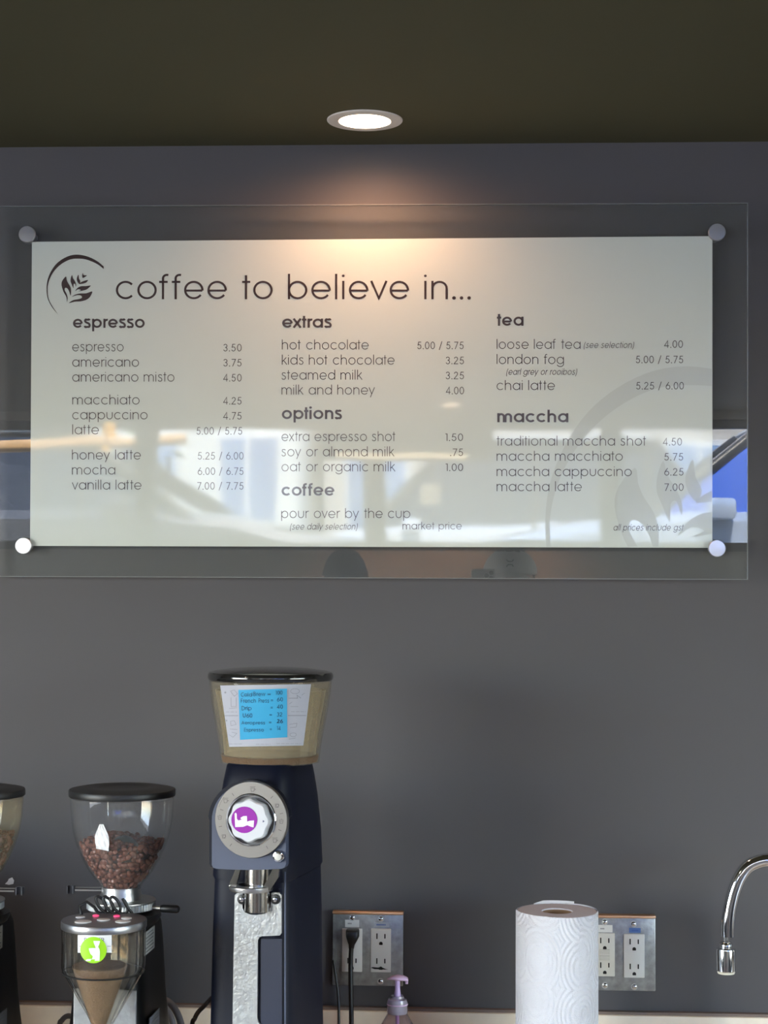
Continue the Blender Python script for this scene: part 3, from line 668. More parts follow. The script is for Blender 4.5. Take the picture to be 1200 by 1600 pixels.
def espresso_grinder(axp, y, label, rz, arm_side, dx=0, level=0.0, seed=1, film=HOPG, handle=True, tag_on=True):
    """axp: pixel column of the hopper axis at depth y; every height is measured from the photo at that depth"""
    rnd = random.Random(seed)
    s = S(y); c = at(axp, 1330, y); X, Y = c.x, c.y
    zf = lambda py: at(axp, py, y).z-CT
    t = thing('espresso_grinder', label, 'coffee grinder', (X, Y, CT+.001), rz)
    # body
    loft('body', [(.02, .070, .112, 5), (zf(1600), .0555, .0945, 5), (zf(1560), .0525, .090, 5), (zf(1480), .0485, .085, 5), (zf(1450), .0470, .082, 4.5), (zf(1440), .0450, .078, 4), (zf(1434), .040, .070, 3.5)], GLOSSBLACK, t)
    loft('base', [(0, .070, .118, 5), (.018, .070, .118, 5), (.024, .066, .112, 5)], BLACK, t)
    # adjustment collar
    lathe('burr_housing', [(.052, zf(1440)), (.056, zf(1432)), (.056, zf(1426)), (.040, zf(1425))], BLACK, t, seg=48)
    bm = bmesh.new(); seg = 120; rr = []
    for k, (r, h_) in enumerate(((.0470, zf(1420)), (.0478, zf(1419)), (.0478, zf(1410)), (.0470, zf(1409)))):
        rr.append([bm.verts.new(((r-(.0014 if (i % 2 and k in (1, 2)) else 0))*math.cos(2*PI*i/seg), (r-(.0014 if (i % 2 and k in (1, 2)) else 0))*math.sin(2*PI*i/seg), h_)) for i in range(seg)])
    for A, B in zip(rr, rr[1:]):
        for i in range(seg): bm.faces.new((A[i], A[(i+1) % seg], B[(i+1) % seg], B[i]))
    bm.faces.new(rr[0][::-1]); bm.faces.new(rr[-1])
    col_ = finish('adjustment_ring', bm, ALU, t)
    lathe('ring_plate', [(.0475, zf(1408.5)), (.0485, zf(1408)), (.0485, zf(1406.5)), (.028, zf(1405.5))], STEEL, col_, seg=60)
    lathe('hopper_neck', [(.0280, zf(1410)), (.0285, zf(1398)), (.0272, zf(1394)), (.0268, zf(1386)), (.0255, zf(1386)), (.0255, zf(1410))], STEEL, t, seg=48, close=True)
    a_ = math.radians(-12) - rz
    if handle:
        d = V((math.cos(a_), math.sin(a_), 0)); h0 = V((0, 0, zf(1417)))
        hd = tube('adjustment_handle', [h0+d*.046, h0+d*.062], .0032, STEEL, t, 12)
        tube('grip', [h0+d*.060, h0+d*.063, h0+d*.084, h0+d*.0865], [.0045, .0056, .0056, .0040], BLACK, hd, 16)
    else:
        d = V((.62, -.72, 0)).normalized(); h0 = V((0, 0, zf(1420)))
        hd = tube('adjustment_handle', [h0+d*.046, h0+d*.058], .0032, STEEL, t, 12)
        lathe('grip', [(.001, -.0085), (.006, -.0065), (.0088, -.001), (.0085, .003), (.006, .0068), (.001, .0085)], GLOSSBLACK, hd, c=h0+d*.060, seg=24)
    # hopper shut-off slide
    d = V((arm_side*math.cos(rz), -math.sin(rz)*arm_side, 0)); h0 = V((0, 0, zf(1392)))
    sl = tube('shutoff_slide', [h0+d*.026+V((0, -.004, 0)), h0+d*.064+V((0, -.004, 0))], .0013, STEEL, t, 8)
    tube('slide_wire', [h0+d*.026+V((0, .006, .0025)), h0+d*.066+V((0, .004, .0025))], .0008, STEEL, sl, 6)
    cc = h0+d*.071
    bm = bmesh.new(); bx(bm, cc-d*.004, (.0016, .011, .0105)); bx(bm, cc+d*.004, (.0016, .011, .0105)); bx(bm, cc+V((0, .004, 0)), (.0095, .003, .0105))
    finish('slide_clip', bm, mat('dark_steel', (96, 98, 104), .35, .9), sl)
    # hopper
    HQ = [(31, 1388), (33, 1382), (40, 1374), (50, 1361), (60, 1343), (69, 1322), (75.5, 1300), (79, 1276), (80.5, 1250), (80.5, 1246)]
    HQ = [(a*s, zf(b_)) for a, b_ in HQ]
    hp = lathe('hopper', HQ + [(a-.0022, b_) for a, b_ in HQ[::-1]], film, t, seg=72, close=True)
    lz = zf(1244)
    ld = lathe('hopper_lid', [(.070, lz), (82.5*s, lz), (83*s, lz+.001), (83*s, lz+.0078), (82*s, lz+.0092), (.060, lz+.0118), (.040, lz+.0128), (.034, lz+.0112), (.020, lz+.0104), (.001, lz+.0102)], mat('matt_black_lid', (24, 24, 25), .45), t, seg=72)
    # beans
    vs, fs = [], []
    def add(p, r=None):
        rad = V((p.x, p.y, -.35*V((p.x, p.y)).length+.002)) if r is None else V((rnd.uniform(-.4, .4), rnd.uniform(-.4, .4), 1))
        R_ = (rad.normalized()*rnd.choice((1, 1, -1))).to_track_quat('Z', 'Y').to_matrix() @ Matrix.Rotation(rnd.uniform(-.5, .5), 3, 'X') @ Matrix.Rotation(rnd.uniform(0, 2*PI), 3, 'Z')
        k = len(vs); sc = rnd.uniform(.85, 1.12)
        vs.extend([R_ @ (v*sc) + p for v in BV]); fs.extend([[i+k for i in f] for f in BF])
    top = lambda x, yy: zf(1316+level) + .0025*math.sin(x*60+seed) + .006*math.sin(x*31+1.8) + .002*math.sin(yy*90)
    pts = []
    for _ in range(9000):
        z_ = rnd.uniform(zf(1388), zf(1298+level)); R0 = interp(HQ, z_)-.0062
        if R0 < .006: continue
        a = rnd.uniform(0, 2*PI); r = R0*math.sqrt(rnd.uniform(.0, 1)); q = V((r*math.cos(a), r*math.sin(a), z_))
        tz = top(q.x, q.y)
        if z_ > tz: continue
        if r < R0-.009 and z_ < tz-.010: continue
        if all((q-p_).length_squared > .0058**2 for p_ in pts): pts.append(q); add(q, 1 if z_ > tz-.006 and r < R0-.006 else None)
    me = bpy.data.meshes.new('coffee_beans'); me.from_pydata(vs, [], fs); be = link('coffee_beans', me, BEANM, t, smooth=True); be['kind'] = 'stuff'
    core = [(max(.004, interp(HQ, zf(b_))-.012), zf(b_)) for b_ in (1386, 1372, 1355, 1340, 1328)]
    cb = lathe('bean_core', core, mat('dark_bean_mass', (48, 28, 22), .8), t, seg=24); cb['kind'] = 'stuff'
    lathe('finger_guard', [(.026, zf(1336)), (.020, zf(1316)), (.010, zf(1306)), (.001, zf(1303)), (.001, zf(1304)), (.009, zf(1307)), (.019, zf(1317)), (.025, zf(1336))], mat('grey_guard', (62, 64, 62), .4), t, c=(.008, -.02, 0), seg=32, close=True)
    # fork plate and dosing funnel at the front
    n = V((0, -1, 0)); yb = -.0905
    fz = zf(1528)
    bm = bmesh.new(); bx(bm, (.004, yb-.004, fz/2+.03), (.086, .004, fz-.05), bev=.0012); finish('front_plate', bm, ALU, t)
    tube('portafilter_fork', [(-.02, yb-.004, .13), (-.02, yb-.05, .125), (-.012, yb-.075, .125), (-.006, yb-.05, .125)], .004, STEEL, t, 10, smooth=5)
    FX = .0165; fy = yb-.062; k = (D+y+fy)/FPX          # metres per pixel at the funnel
    W = Matrix.Translation(t.location) @ Matrix.Rotation(rz, 4, 'Z')
    yw = (W @ V((0, fy, 0))).y
    fzz = lambda py: at(axp, py, yw).z-CT
    FP = [(9, 1628), (14, 1606), (62.5, 1519), (65, 1510), (65, 1447)]
    FP = [(a*k, fzz(b_)) for a, b_ in FP]
    fn = lathe('dosing_funnel', FP + [(a-.0032, b_) for a, b_ in FP[::-1]], FUNG, t, c=(FX, fy, 0), seg=72, close=True)
    lathe('funnel_rim', [(FP[2][0]+.0006, FP[2][1]-.001), (FP[2][0]+.0012, FP[2][1]+.001), (FP[2][0]-.001, FP[2][1]+.001)], BLACK, fn, c=(FX, fy, 0), seg=60, close=True)
    IN = [(5*k, fzz(1625)), (12*k, fzz(1604)), (44*k, fzz(1512)), (45*k, fzz(1452))]
    lathe('inner_cup', IN + [(a-.0018, b_) for a, b_ in IN[::-1]], clear('inner_cup_plastic', tint=(248, 246, 242), haze=.03, hcol=(160, 158, 154), rough=.08, boost=1.2), fn, c=(FX-.005, fy, 0), seg=60, close=True)
    gr_ = lathe('ground_coffee', [(4*k, fzz(1624)), (10.5*k, fzz(1604)), (42.5*k, fzz(1511)), (41*k, fzz(1509.5)), (.001, fzz(1508.5))], mat('ground_coffee', (146, 118, 88), .95, bump=.8, bscale=500, var=.18, vscale=160), t, c=(FX-.005, fy, 0), seg=60); gr_['kind'] = 'stuff'
    LF = fzz(1445)
    fl = lathe('funnel_lid', [(63*k, LF-.004), (66*k, LF-.004), (66.5*k, LF-.003), (66.5*k, LF+.0045), (65.5*k, LF+.0058), (.001, LF+.0062)], mat('brushed_lid', (160, 160, 162), .34, 1, bump=.1, bscale=200), t, c=(FX, fy, 0), seg=72)
    for ax2, ay2, r in ((-.034, .008, .006), (-.022, -.022, .011), (.001, -.006, .0085), (.028, .008, .007), (.029, -.014, .010)):
        lathe('lid_button', [(r, LF+.0062), (r, LF+.0070), (r*.9, LF+.0074), (.0005, LF+.0074)], mat('pale_button', (206, 204, 204), .35), fl, c=(FX+ax2, fy+ay2, 0), seg=28)
    for ax2, ay2 in ((-.016, .018), (.012, .019)):
        lathe('pink_dot', [(.0042, LF+.0062), (.0042, LF+.0078), (.0005, LF+.0090)], mat('pink_dot_plastic', (226, 70, 116), .3, emit=.6), fl, c=(FX+ax2, fy+ay2, 0), seg=16)  # small pink domes on the lid, slightly emissive
    # coiled lead from the lid back to the housing
    hel = [(-.022, fy+.03, LF+.006), (-.026, fy+.034, LF+.016), (-.018, fy+.040, LF+.021), (-.008, fy+.043, LF+.013)]
    n_ = 64
    for i in range(n_+1):
        a = 2*PI*3.5*i/n_
        hel.append((-.004+.034*i/n_+.0085*math.sin(a), fy+.043+.003*math.sin(a), LF+.0165+.0115*math.cos(a+PI*.8)))
    hel += [(.036, fy+.045, LF+.014), (.041, fy+.050, LF+.006), (.044, fy+.055, LF-.004)]
    tube('coiled_lead', hel, .0021, RUBBER, t, 8)
    # rating plates on the right flank
    XF = W.inverted()
    for (pa, pb, x0, x1, sl_) in ((1444, 1479, .020, .068, 1), (1573, 1612, .020, .066, 2)):
        xs = interp([(.0555, zf(1600)), (.0525, zf(1560)), (.0485, zf(1480)), (.0470, zf(1450))], zf(pb)) if sl_ == 1 else .0565
        bm = bmesh.new(); hgt = zf(pa)-zf(pb)
        bx(bm, (xs+.0008, -.034, (zf(pa)+zf(pb))/2), (.0010, .058, hgt))
        rpz = finish('rating_label', bm, mat('grey_label', (150, 152, 150), .45) if sl_ == 1 else mat('dark_grey_label', (88, 90, 100), .5), t)
        bm = bmesh.new()
        for q_ in range(6):
            wd = .048*(.7+.3*((q_*37) % 10)/10); bx(bm, (xs+.0014, -.034, (zf(pa)-.004-q_*hgt/6.6)), (.0004, wd, hgt*.05))
        finish('label_print', bm, mat('label_print', (96, 98, 100), .6), rpz)
    return t, fy, k, FP, hp, fn, HQ, W
def subt(o, part, root):
    W = Matrix.Translation(root.location) @ root.rotation_euler.to_matrix().to_4x4()
    o.parent = part; o.matrix_parent_inverse = W.inverted(); return o
RZ = math.radians(-3)
G, fy, fk, FP, hp, fn, HQ, W = espresso_grinder(190, -.30, 'black espresso grinder with a green round sticker on its dosing funnel', RZ, -1, seed=3)
G2, *_r = espresso_grinder(-46, -.30, 'black espresso grinder at the left edge, its hopper cut by the frame', RZ, 1, level=-14, seed=9, film=clear('warm_lit_hopper', tint=(252, 249, 243), haze=.14, hcol=(176, 170, 150), rough=.04, boost=1.0), handle=False)  # beige light on this clear hopper put into its tint and haze
# label and sticker on the funnel of the middle grinder
fc = W @ V((.0165, fy, 0)); FPW = [(a, b_+CT) for a, b_ in FP]
onfun = lambda px, py, off=.0006: onlathe(px, py, fc.x, fc.y, FPW, off)
lb = subt(wrap_patch('paper_label', [(121.5, 1461), (174.5, 1461), (174.5, 1488.5), (121.5, 1488.5)], PAPER, .0006, 14, 4, onfun), fn, G)
bm = bmesh.new(); write(bm, 'P', 131.8, 135.4, 1471.6, 4.3, .16, lambda a, b_: onfun(a, b_, .0011)); write(bm, 'ER', 153.5, 162.6, 1471.6, 4.3, .16, lambda a, b_: onfun(a, b_, .0011))
for a in (124, 168): 
    for k in range(3): ribbon(bm, [(a+k*1.7, 1478.6), (a+k*1.7+1.2, 1478.6)], False, .9, lambda p1, p2: onfun(p1, p2, .0011))
me = bpy.data.meshes.new('label_lettering'); bm.to_mesh(me); bm.free(); subt(link('label_lettering', me, mat('charcoal_print', (62, 60, 60), .6)), fn, G)
def disc_on(nm, cx, cy, r, M, off, to, nr=6, ns=32):
    bm = bmesh.new(); c0 = bm.verts.new(to(cx, cy, off)); prev = None
    for j in range(1, nr+1):
        ring = [bm.verts.new(to(cx+r*j/nr*math.cos(2*PI*i/ns), cy+r*j/nr*math.sin(2*PI*i/ns), off)) for i in range(ns)]
        for i in range(ns):
            k = (i+1) % ns
            if prev is None: bm.faces.new((c0, ring[i], ring[k]))
            else: bm.faces.new((prev[i], ring[i], ring[k], prev[k]))
        prev = ring
    me = bpy.data.meshes.new(nm); bm.to_mesh(me); bm.free(); return link(nm, me, M, smooth=True)
gs = subt(disc_on('round_sticker', 146, 1484.5, 20.7, mat('lime_sticker', (150, 208, 34), .35), .0016, onfun), fn, G); gs['label'] = 'lime green round sticker'
c11 = lambda L: [(90+a/10.91, 1440+b_/10.91) for a, b_ in L]
E1 = [(610, 330), (725, 330), (712, 380), (690, 430), (712, 470), (720, 520), (715, 640), (712, 668), (485, 672), (482, 655), (500, 642), (590, 635), (600, 590), (560, 550), (540, 500), (532, 455), (600, 450), (650, 452), (640, 420), (620, 375)]
bm = bmesh.new(); poly2(bm, c11(E1), lambda a, b_: onfun(a, b_, .0022)); me = bpy.data.meshes.new('sticker_emblem'); bm.to_mesh(me); bm.free()
subt(link('sticker_emblem', me, mat('white_print', (236, 236, 240), .3)), fn, G)
# crumpled white patch on the hopper
HW = [(a, b_+CT) for a, b_ in HQ]
onhp = lambda px, py, off=.001: onlathe(px, py, G.location.x, G.location.y, HW, off)
bm = bmesh.new(); g = []
for j in range(9):
    v = j/8; row = []
    for i in range(6):
        u = i/5; wv = (3+8*min(1, v*2.2))
        px = 158.5+(u-.5)*2*wv*(.9 if v > .8 else 1)+1.5*v; py = 1288+v*38+u*4*v
        row.append(bm.verts.new(onhp(px, py, .0012+.0022*abs(math.sin(u*7+v*5)))))
    g.append(row)
for j in range(8):
    for i in range(5): bm.faces.new((g[j][i], g[j+1][i], g[j+1][i+1], g[j][i+1]))
me = bpy.data.meshes.new('white_patch'); bm.to_mesh(me); bm.free(); o = subt(link('white_patch', me, PAPER), hp, G); o['label'] = 'crumpled white patch'
#==OBJ2==
# ------------------------------------------------------------------ socket plates on the wall
def plate(x0, x1, y0, y1, label, sockets, screws, notes):
    yp = -.0125
    c = at((x0+x1)/2, (y0+y1)/2, yp); Wd, Hh = (x1-x0)*S(yp), (y1-y0)*S(yp)
    t = thing('socket_plate', label, 'wall outlet', (c.x, 0, c.z), 0)
    X = lambda px: at(px, 1480, yp).x-c.x
    Z = lambda py: at((x0+x1)/2, py, yp).z-c.z
    box('cover_plate', (0, -.0068, 0), (Wd, .0116, Hh), GALV, t, bev=.0012)
    box('top_flange', (0, -.0078, Hh/2-.0004), (Wd+.0012, .0150, .0050), mat('warm_glint_steel_edge', (240, 196, 156), .38, 1), t, bev=.0019, seg=4)  # warm lamp reflection put into the steel's colour
    for (a, b_, c_, d_, kind) in sockets:
        cx, cz = (X(a)+X(b_))/2, (Z(c_)+Z(d_))/2; ww, hh = X(b_)-X(a), Z(c_)-Z(d_)
        MM = WHITEP if kind != 'g' else CREAMP
        r = box('receptacle', (cx, -.0134, cz), (ww, .0028, hh), MM, t, bev=.0009)
        ft = -.0149
        for sgn in (1, -1):
            zc_ = cz + sgn*hh*.285
            for dx, hh2 in ((-.0062, .0085), (.0062, .0070)):
                box('slot', (cx+dx, ft, zc_+.003), (.0019, .0006, hh2), DARKSLOT, r)
            bm = bmesh.new()
            pts = [(.0028*math.cos(a2), .0028*math.sin(a2)) for a2 in [PI*i/10 for i in range(11)]]+[(-.0026, -.0022), (.0026, -.0022)]
            vs = [bm.verts.new((cx+p_[0], ft-.0003, zc_-.0082+p_[1])) for p_ in pts]; bm.faces.new(vs)
            finish('ground_hole', bm, DARKSLOT, r)
        if kind == 'g':
            for sgn in (1, -1): box('test_button', (cx-.0004, ft-.0003, cz+sgn*.0048), (.0155, .0016, .0072), mat('almond_button', (200, 198, 190), .4), r, bev=.0005)
        if kind == 'b':                     # ragged dark mark along the lower lip
            bm = bmesh.new(); P = [(-.015, -.0265), (-.013, -.0255), (-.004, -.026), (0, -.0248), (.004, -.0265), (.008, -.0282), (.012, -.0290), (-.002, -.0288), (-.010, -.0285)]
            vs = [bm.verts.new((cx+a2, ft-.0004, cz+b2)) for a2, b2 in P]; bm.faces.new(vs); finish('dark_edge_mark', bm, DARKSLOT, r)
    for a, b_ in screws:
        mt = Matrix.Translation((X(a), -.0126, Z(b_))) @ Matrix.Rotation(PI/2, 4, 'X')
        s_ = lathe('plate_screw', [(.0036, 0), (.0036, .0006), (.0026, .0014), (.0004, .0016)], CHROME, t, mtx=mt, seg=20)
        box('screw_slot', (X(a), -.0142, Z(b_)), (.0042, .0004, .0008), DARKSLOT, s_, rz=0)
        rim = lathe('screw_rim', [(.0036, 0), (.0050, 0), (.0050, .0006), (.0036, .0006)], mat('pale_washer', (196, 198, 198), .35, .6), s_, mtx=mt, seg=24, close=True)
    for a, b_, c_, d_, M_, ink in notes:
        n_ = box('circuit_label', ((X(a)+X(b_))/2, -.0129, (Z(c_)+Z(d_))/2), (X(b_)-X(a), .0005, Z(c_)-Z(d_)), M_, t)
        bm = bmesh.new()
        for k in range(ink): bx(bm, (X(a+5)+k*.0021, -.0133, (Z(c_)+Z(d_))/2), (.0013, .0002, .0022))
        finish('label_mark', bm, mat('pale_grey_ink', (128, 128, 136), .8) if M_ is WHITEP else mat('blue_pen_ink', (60, 92, 168), .7), n_)
    return t
TAPE = mat('clear_label_tape', (176, 182, 190), .3)
plate(520, 629.5, 1427, 1539, 'steel double outlet plate right of the navy grinder, with a black plug in it', [(534.5, 566, 1451, 1518.5, 'w'), (579.5, 611, 1450.5, 1518.5, 'b')],
      [(550, 1434), (595, 1435.5), (595, 1533)], [(539, 561, 1437.5, 1449, WHITEP, 3), (584, 608, 1441, 1448, TAPE, 7)])
plate(913, 1023, 1433, 1546.5, 'steel double outlet plate partly hidden behind the paper towel roll', [(929, 960.5, 1458, 1525.5, 'g'), (974.5, 1007, 1459, 1527, 'w')],
      [(945, 1441), (990, 1443.5), (945, 1540), (991, 1541.5)], [(934, 957, 1445.5, 1457, WHITEP, 3), (983, 1001, 1449.5, 1457, mat('blue_label', (84, 116, 176), .5), 5)])

# plug and flex in the left socket
pc = thing('power_cord', 'black plug and thick flex hanging from the left outlet plate', 'power cord', (0, 0, CT+.0045))
def pz(px, py, y): return at(px, py, y)
a = pz(551, 1454, -.022); b_ = pz(551, 1464, -.024); c_ = pz(550, 1477, -.024)
bm = bmesh.new(); rings = []
for (px, py, wd, dp) in ((551, 1452.5, .0098, .008), (551, 1455, .0105, .010), (551, 1463, .0102, .0105), (550.3, 1470, .0075, .009), (549.6, 1476, .0048, .0062), (549, 1482, .0040, .0040)):
    q = pz(px, py, -.0265); rings.append([bm.verts.new((q.x+x_, q.y+y_+.001, q.z)) for x_, y_ in rsec(wd, dp, 4, 24)])
for A, B in zip(rings, rings[1:]):
    for i in range(24): bm.faces.new((A[i], A[(i+1) % 24], B[(i+1) % 24], B[i]))
bm.faces.new(rings[0][::-1]); bm.faces.new(rings[-1]); P_(finish('plug', bm, BLACK, auto=40), pc)
P_(tube('flex', [pz(549, 1480, -.0265), pz(548, 1500, -.027), pz(548, 1530, -.030), pz(548.5, 1560, -.034), pz(549, 1590, -.036), pz(549, 1640, -.040), V((pz(549, 1660, -.05).x, -.045, CT+.022)), V((pz(545, 1660, -.07).x, -.075, CT+.006)), V((pz(500, 1660, -.1).x, -.11, CT+.006))], .0037, RUBBER, seg=14, smooth=6), pc)
def cable(label, pts, r, M, name='cable'):
    t = thing(name, label, 'cable', (pts[-1][0], pts[-1][1], pts[-1][2]))
    P_(tube('sheath', pts, r, M, seg=12, smooth=8), t); return t
cable('thin black cable dropping along the right flank of the navy grinder', [at(521, 1500, -.13), at(524.5, 1525, -.13), at(528, 1550, -.13), at(529.5, 1580, -.13), at(529, 1620, -.13), V((at(526, 1660, -.13).x, -.13, CT+.01)), V((at(500, 1660, -.12).x, -.12, CT+.004))], .0020, RUBBER)
cable('black cable curving down left of the navy grinder', [at(330, 1560, -.12), at(320, 1571, -.14), at(310, 1581, -.15), at(304, 1592, -.16), at(300, 1606, -.17), V((at(297, 1640, -.18).x, -.18, CT+.03)), V((at(310, 1640, -.19).x, -.20, CT+.0042))], .0034, RUBBER)
cable('outer grey cable looping behind the middle espresso grinder', [at(250, 1560, -.10), at(264, 1566, -.10), at(274, 1578, -.10), at(281, 1594, -.10), at(284, 1612, -.10), V((at(285, 1640, -.10).x, -.10, CT+.03)), V((at(288, 1640, -.10).x, -.12, CT+.0075))], .0052, GREYC)
cable('grey cable inside the loop behind the middle espresso grinder', [at(250, 1568, -.075), at(260, 1577, -.075), at(268, 1592, -.075), at(271, 1610, -.075), V((at(271, 1640, -.075).x, -.075, CT+.02)), V((at(266, 1640, -.075).x, -.09, CT+.0062))], .0050, GREYC)
cable('small grey cable loop left of the middle espresso grinder', [at(112, 1588, -.10), at(104, 1588, -.10), at(97, 1594, -.10), at(93, 1606, -.10), V((at(92, 1640, -.10).x, -.10, CT+.02)), V((at(100, 1640, -.10).x, -.11, CT+.005))], .0040, GREYC)
# torn scrap of white tape on the wall by the left grinder
bm = bmesh.new(); poly2(bm, [(8, 1381), (12, 1377), (14, 1373), (19, 1371), (22, 1376), (21, 1381), (14, 1382.5)], lambda a, b_: at(a, b_, -.0012))
tp_ = finish('tape_scrap', bm, PAPER); sm = tp_.modifiers.new('thickness', 'SOLIDIFY'); sm.thickness = .0006; tag(tp_, 'torn white scrap stuck on the wall above the left grinder\'s slide', 'tape')

# ------------------------------------------------------------------ paper towel roll
ty = -.185; tc_ = at(870.5, 1422, ty); k = S(ty); tx = tc_.x; R_ = 63.5*k; H0 = CT+.001; HT = at(870, 1422, ty).z
tw = thing('paper_towel_roll', 'white embossed paper towel roll standing upright in front of the right outlet plate', 'paper towel', (tx, ty, H0))
TOW = bpy.data.materials.new('embossed_towel'); TOW.use_nodes = True; N = TOW.node_tree.nodes; L = TOW.node_tree.links; b = N['Principled BSDF']
b.inputs['Base Color'].default_value = lin((214, 214, 220)); b.inputs['Roughness'].default_value = .9
b.inputs['Subsurface Weight'].default_value = .0
uv = N.new('ShaderNodeUVMap'); uv.uv_map = 'wrap'
vo = N.new('ShaderNodeTexVoronoi'); vo.inputs['Scale'].default_value = 1; vo.inputs['Randomness'].default_value = .45
mp = N.new('ShaderNodeMapping'); mp.inputs['Scale'].default_value = (19, 14, 1); L.new(uv.outputs[0], mp.inputs[0]); L.new(mp.outputs[0], vo.inputs['Vector'])
mu = N.new('ShaderNodeMath'); mu.operation = 'MULTIPLY'; mu.inputs[1].default_value = 58; L.new(vo.outputs['Distance'], mu.inputs[0])
sn = N.new('ShaderNodeMath'); sn.operation = 'SINE'; L.new(mu.outputs[0], sn.inputs[0])
v2 = N.new('ShaderNodeTexVoronoi'); v2.inputs['Scale'].default_value = 620; L.new(uv.outputs[0], v2.inputs['Vector'])
mm = N.new('ShaderNodeMath'); mm.operation = 'MULTIPLY_ADD'; mm.inputs[1].default_value = -.9; L.new(v2.outputs['Distance'], mm.inputs[0]); L.new(sn.outputs[0], mm.inputs[2])
bp = N.new('ShaderNodeBump'); bp.inputs['Strength'].default_value = .75; bp.inputs['Distance'].default_value = .0009; L.new(mm.outputs[0], bp.inputs['Height']); L.new(bp.outputs[0], b.inputs['Normal'])
bm = bmesh.new(); uvl = bm.loops.layers.uv.new('wrap'); seg = 96; hh = HT-H0; cols = []
zs = [0, hh*.3, hh*.6, hh*.9, hh-.0015, hh]
for i in range(seg+1):
    a = 2*PI*i/seg - PI/2 + .5; rr = R_*(1+.012*i/seg-.006)*(1+.004*math.sin(5*a)); cols.append([bm.verts.new(((rr-(0 if zz_ < hh-.0001 else .0012))*math.cos(a), (rr-(0 if zz_ < hh-.0001 else .0012))*math.sin(a), zz_*(1+.003*math.sin(2*a)))) for zz_ in zs])
for i in range(seg):
    for j in range(len(zs)-1):
        f = bm.faces.new((cols[i][j], cols[i+1][j], cols[i+1][j+1], cols[i][j+1]))
        for lp, (u, v) in zip(f.loops, ((i, j), (i+1, j), (i+1, j+1), (i, j+1))): lp[uvl].uv = (u/seg*.385, zs[v]/1.0)
finish('outer_sheet', bm, TOW, tw, smooth=True)
TOPM = bpy.data.materials.new('layered_paper_edge'); TOPM.use_nodes = True; N = TOPM.node_tree.nodes; L = TOPM.node_tree.links; b = N['Principled BSDF']; b.inputs['Roughness'].default_value = .9
tcn = N.new('ShaderNodeTexCoord'); wv = N.new('ShaderNodeTexWave'); wv.wave_type = 'RINGS'; wv.rings_direction = 'Z'; wv.inputs['Scale'].default_value = 150; wv.inputs['Distortion'].default_value = 2
L.new(tcn.outputs['Object'], wv.inputs['Vector']); mx = N.new('ShaderNodeMix'); mx.data_type = 'RGBA'; mx.inputs[6].default_value = lin((196, 190, 196)); mx.inputs[7].default_value = lin((216, 212, 216)); L.new(wv.outputs[0], mx.inputs[0]); L.new(mx.outputs[2], b.inputs['Base Color'])
lathe('wound_layers', [(R_-.0016, hh-.0022), (R_-.0030, hh-.0008), (.0225, hh-.0012), (.0218, hh-.004), (.0218, .001), (R_-.0016, .001)], TOPM, tw, seg=72, close=True)
lathe('cardboard_core', [(.0216, .001), (.0216, hh-.003), (.0206, hh-.003), (.0206, .001)], mat('brown_cardboard', (150, 118, 88), .85), tw, seg=40, close=True)
bm = bmesh.new(); A_ = []
for i in range(13):
    a = math.radians(62+i*5); A_.append([bm.verts.new(((R_+.0005-.0012*(1-i/12))*math.cos(a), (R_+.0005-.0012*(1-i/12))*math.sin(a), z_)) for z_ in (hh*.5, hh+.0035*min(1, (12-i)/3))])
for A, B in zip(A_, A_[1:]): bm.faces.new((A[0], B[0], B[1], A[1]))
finish('loose_end', bm, TOW, tw, smooth=True)

# ------------------------------------------------------------------ hand soap pump bottle
sy = -.14; so = at(621, 1550, sy); k = S(sy)
sp_ = thing('soap_bottle', 'clear soap bottle with a lilac pump between navy grinder and paper towel roll', 'soap bottle', (so.x, sy, CT+.001))
Z = lambda py: at(621, py, sy).z-CT-.001
LIL = mat('lilac_plastic', (206, 178, 214), .3, coat=.3); LILC = clear('frosted_lilac', tint=(232, 224, 238), haze=.42, hcol=(196, 190, 208), rough=.12, boost=1.4)
BP = [(.029, 0), (.033, .004), (.034, .02), (.034, Z(1660)), (32*k, Z(1625)), (27.5*k, Z(1605)), (20*k, Z(1592)), (16*k, Z(1585)), (12.5*k, Z(1582)), (12*k, Z(1576))]
bo = lathe('bottle', BP + [(a-.0014, b_) for a, b_ in BP[:0:-1]] + [(.028, .0015)], clear('bottle_plastic', tint=(242, 236, 238), haze=.05, hcol=(210, 205, 205), rough=.03, boost=1.6), sp_, seg=48, close=True)
liq = lathe('liquid_soap', [(.027, .003), (.0315, .006), (.0318, Z(1680)), (.001, Z(1680))], clear('pale_soap', tint=(236, 226, 232), haze=.3, hcol=(214, 196, 208), rough=.1), sp_, seg=40)
lathe('screw_collar', [(15.5*k, Z(1583)), (16.2*k, Z(1581)), (16.2*k, Z(1566)), (15*k, Z(1561)), (10.5*k, Z(1559)), (10*k, Z(1555.5)), (4*k, Z(1555.5)), (4*k, Z(1583))], LILC, sp_, seg=40, close=True)
lathe('collar_band', [(16.35*k, Z(1569.5)), (16.6*k, Z(1568.5)), (16.35*k, Z(1567.5))], LIL, sp_, seg=40, close=True)
lathe('dip_tube', [(3*k, .008), (3*k, Z(1585)), (4*k, Z(1584)), (4*k, Z(1560))], mat('purple_tube', (176, 130, 190), .3), sp_, seg=20)
pm = lathe('pump_stem', [(5.6*k, Z(1558)), (5*k, Z(1552)), (4*k, Z(1545)), (4*k, Z(1532)), (3*k, Z(1531))], mat('lilac_stem', (196, 172, 222), .3, coat=.2), sp_, seg=24)
bm = bmesh.new(); rings = []
